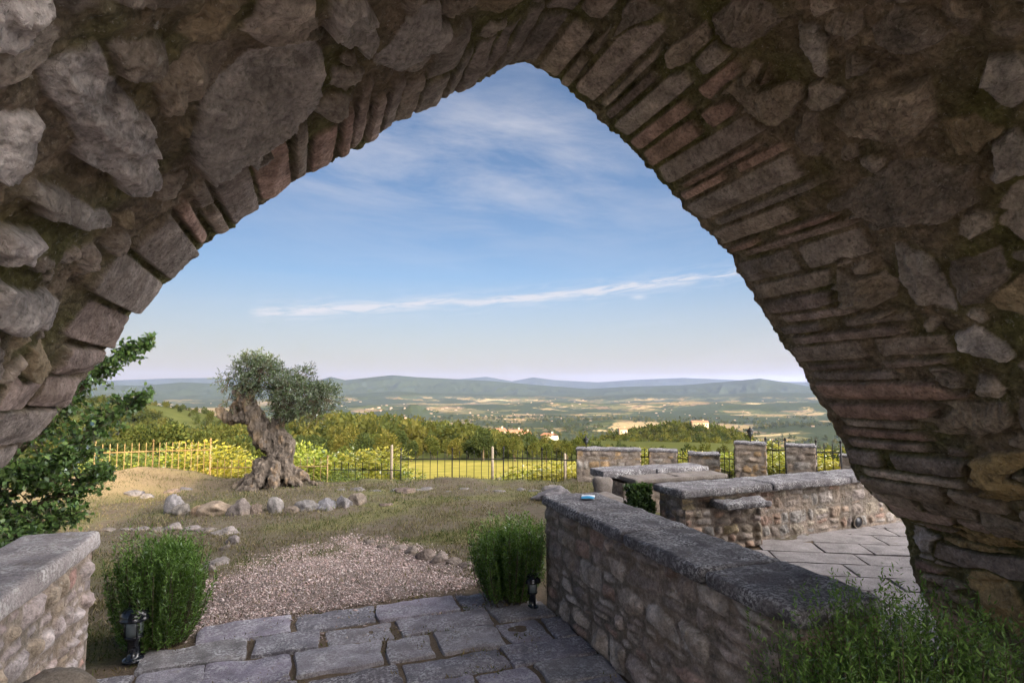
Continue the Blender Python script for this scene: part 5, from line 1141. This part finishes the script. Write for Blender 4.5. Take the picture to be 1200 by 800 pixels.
# ------------------------------------------------------------------ gravel, dry grass, weeds
def build_gravel():
    r = RS(33); n = 90000; x = -1.6 + 4.0 * r.rand(n); y = 5.0 + 4.4 * r.rand(n) ** 1.25; w = gravel_w(x, y); k = r.rand(n) < w * .9 * (.55 + .6 * sstep(-.4, .3, fbm(x * 1.9, y * 1.9, 3.7, 3))); k &= (y > np.interp(x, [-1.4, -1.0, -.7, 0, 1.2, 2.2], [5.05, 5.30, 5.60, 5.72, 5.85, 5.95]) - .03 + .06 * r.normal(size=n)) | (r.rand(n) < .05); x, y = x[k], y[k]; n = len(x); z = ground_z(x, y)
    b = np.array([(1, 0, 0), (-1, 0, 0), (0, 1, 0), (0, -1, 0), (0, 0, 1), (0, 0, -1)], np.float32); f = np.array([(0, 2, 4), (2, 1, 4), (1, 3, 4), (3, 0, 4), (2, 0, 5), (1, 2, 5), (3, 1, 5), (0, 3, 5)])
    s = .0042 + .010 * r.rand(n) ** 2.4; sc = s[:, None, None] * (.6 + .8 * r.rand(n, 1, 3)) * np.array([1, 1, .7]); V = (b[None] + .35 * r.normal(size=(n, 6, 3))) * sc
    V = V + np.stack([x, y, z + s * .3], -1)[:, None]; F = (f[None] + 6 * np.arange(n)[:, None, None]).reshape(-1, 3); pal = np.array([(.50, .43, .41), (.42, .35, .33), (.58, .53, .51), (.34, .27, .24), (.46, .36, .33)]); c = pal[r.randint(0, 5, n)] * (.75 + .5 * r.rand(n, 1)) * np.array([.88, .82, .80])
    m, N = material('gravel_stone'); principled(N, attr_col(N), .9, spec=.15)
    tag(add('gravel', mesh_np('gravel', V.reshape(-1, 3), F, [m], np.repeat(c, 6, 0))), 'pinkish gravel of the path', None, None, 'stuff')
build_gravel()
def build_grass():
    r = RS(34); n = 190000; az = azim(60) + (azim(1000) - azim(60)) * r.rand(n); d = 5.4 + 9.0 * r.rand(n) ** 1.15; x, y = d * np.sin(az), d * np.cos(az)
    dens = .35 + .65 * sstep(-.3, .5, fbm(x * 1.7, y * 2.4, 6.6, 3)); bare = sstep(.05, .5, fbm(x * .6, y * .9, 1.9, 3)); k = (r.rand(n) < dens * (1 - .88 * gravel_w(x, y)) * (1 - .55 * bare)) & (d < rim(az) + .4)
    k &= ~((x > 3.4) & (y < 9.3)) & ~((x > 2.0) & (x < 2.8) & (y < 5.3)) & ~((x < -1.2) & (x > -1.65) & (y < 4.6)); k &= ~((y < np.interp(x, [-1.4, -1.0, -.7, 0, 1.2, 2.2], [5.05, 5.30, 5.60, 5.72, 5.85, 5.95]) + .1) & (x > -1.5) & (x < 2.3))
    x, y = x[k], y[k]; n = len(x); z = ground_z(x, y); h = (.018 + .045 * r.rand(n) ** 2.2) * (1 + .7 * sstep(-.1, .5, fbm(x * .9, y * .9, 3.3, 2)))
    C = np.stack([x, y, z - .004], -1); dr = unit(r, n) * .75 + np.array([0, 0, 1.0]); V, F = leaf_quads(C, dr, unit(r, n), h, .006 + .004 * r.rand(n))
    g = green_w(x, y); dryc = np.array([(.16, .13, .078), (.115, .092, .055), (.22, .18, .115)])[r.randint(0, 3, n)]; grc = np.array([(.055, .075, .026), (.080, .092, .038)])[r.randint(0, 2, n)]
    c = np.where((r.rand(n) < .12 + .55 * g)[:, None], grc, dryc) * (.7 + .6 * r.rand(n, 1))
    tag(add('dry_grass', mesh_np('dry_grass', V, F, [M['forest']], np.repeat(c, 4, 0))), 'short dry grass of the terrace', None, None, 'stuff')
    n = 42000; az = azim(60) + (azim(1000) - azim(60)) * r.rand(n); d = 5.8 + 8.5 * r.rand(n); x, y = d * np.sin(az), d * np.cos(az); tf = fbm(x * 3.1, y * 3.1, 9.6, 3)
    k = (tf > .22) & (gravel_w(x, y) < .35) & (d < rim(az) + .3) & ~((x > 3.4) & (y < 9.3)) & ~((x > 1.9) & (x < 2.8) & (y < 5.4)) & ~((x < -1.2) & (x > -1.65) & (y < 4.6)) & ~((y < 6.2) & (x > -1.5) & (x < 2.3)); x, y = x[k], y[k]; n = len(x); z = ground_z(x, y)
    V, F = leaf_quads(np.stack([x, y, z], -1), unit(r, n) * .55 + np.array([0, 0, 1.0]), unit(r, n), .04 + .07 * r.rand(n) ** 1.5, .006 + .004 * r.rand(n)); c = np.array([(.075, .10, .032), (.20, .165, .09), (.11, .115, .045)])[r.randint(0, 3, n)] * (.7 + .6 * r.rand(n, 1))
    tag(add('grass_tufts', mesh_np('grass_tufts', V, F, [M['forest']], np.repeat(c, 4, 0))), 'longer grass tufts of the terrace', None, None, 'stuff')
    # weeds and leaf litter in the paving joints
    n = 9000; x = -1.4 + 3.5 * r.rand(n); y = 3.6 + 2.2 * r.rand(n); k = fbm(x * 2.2, y * 2.2, 4.2, 3) > .12; x, y = x[k], y[k]; n = len(x); C = np.stack([x, y, np.full(n, -.014)], -1)
    V, F = leaf_quads(C, unit(r, n) * .9 + np.array([0, 0, .8]), unit(r, n), .022 + .03 * r.rand(n), .006 + .006 * r.rand(n)); c = np.array([(.10, .11, .04), (.25, .19, .10), (.17, .13, .08)])[r.randint(0, 3, n)] * (.7 + .6 * r.rand(n, 1))
    tag(add('joint_weeds', mesh_np('joint_weeds', V, F, [M['forest']], np.repeat(c, 4, 0))), 'dry weeds in the paving joints', None, None, 'stuff')
build_grass()
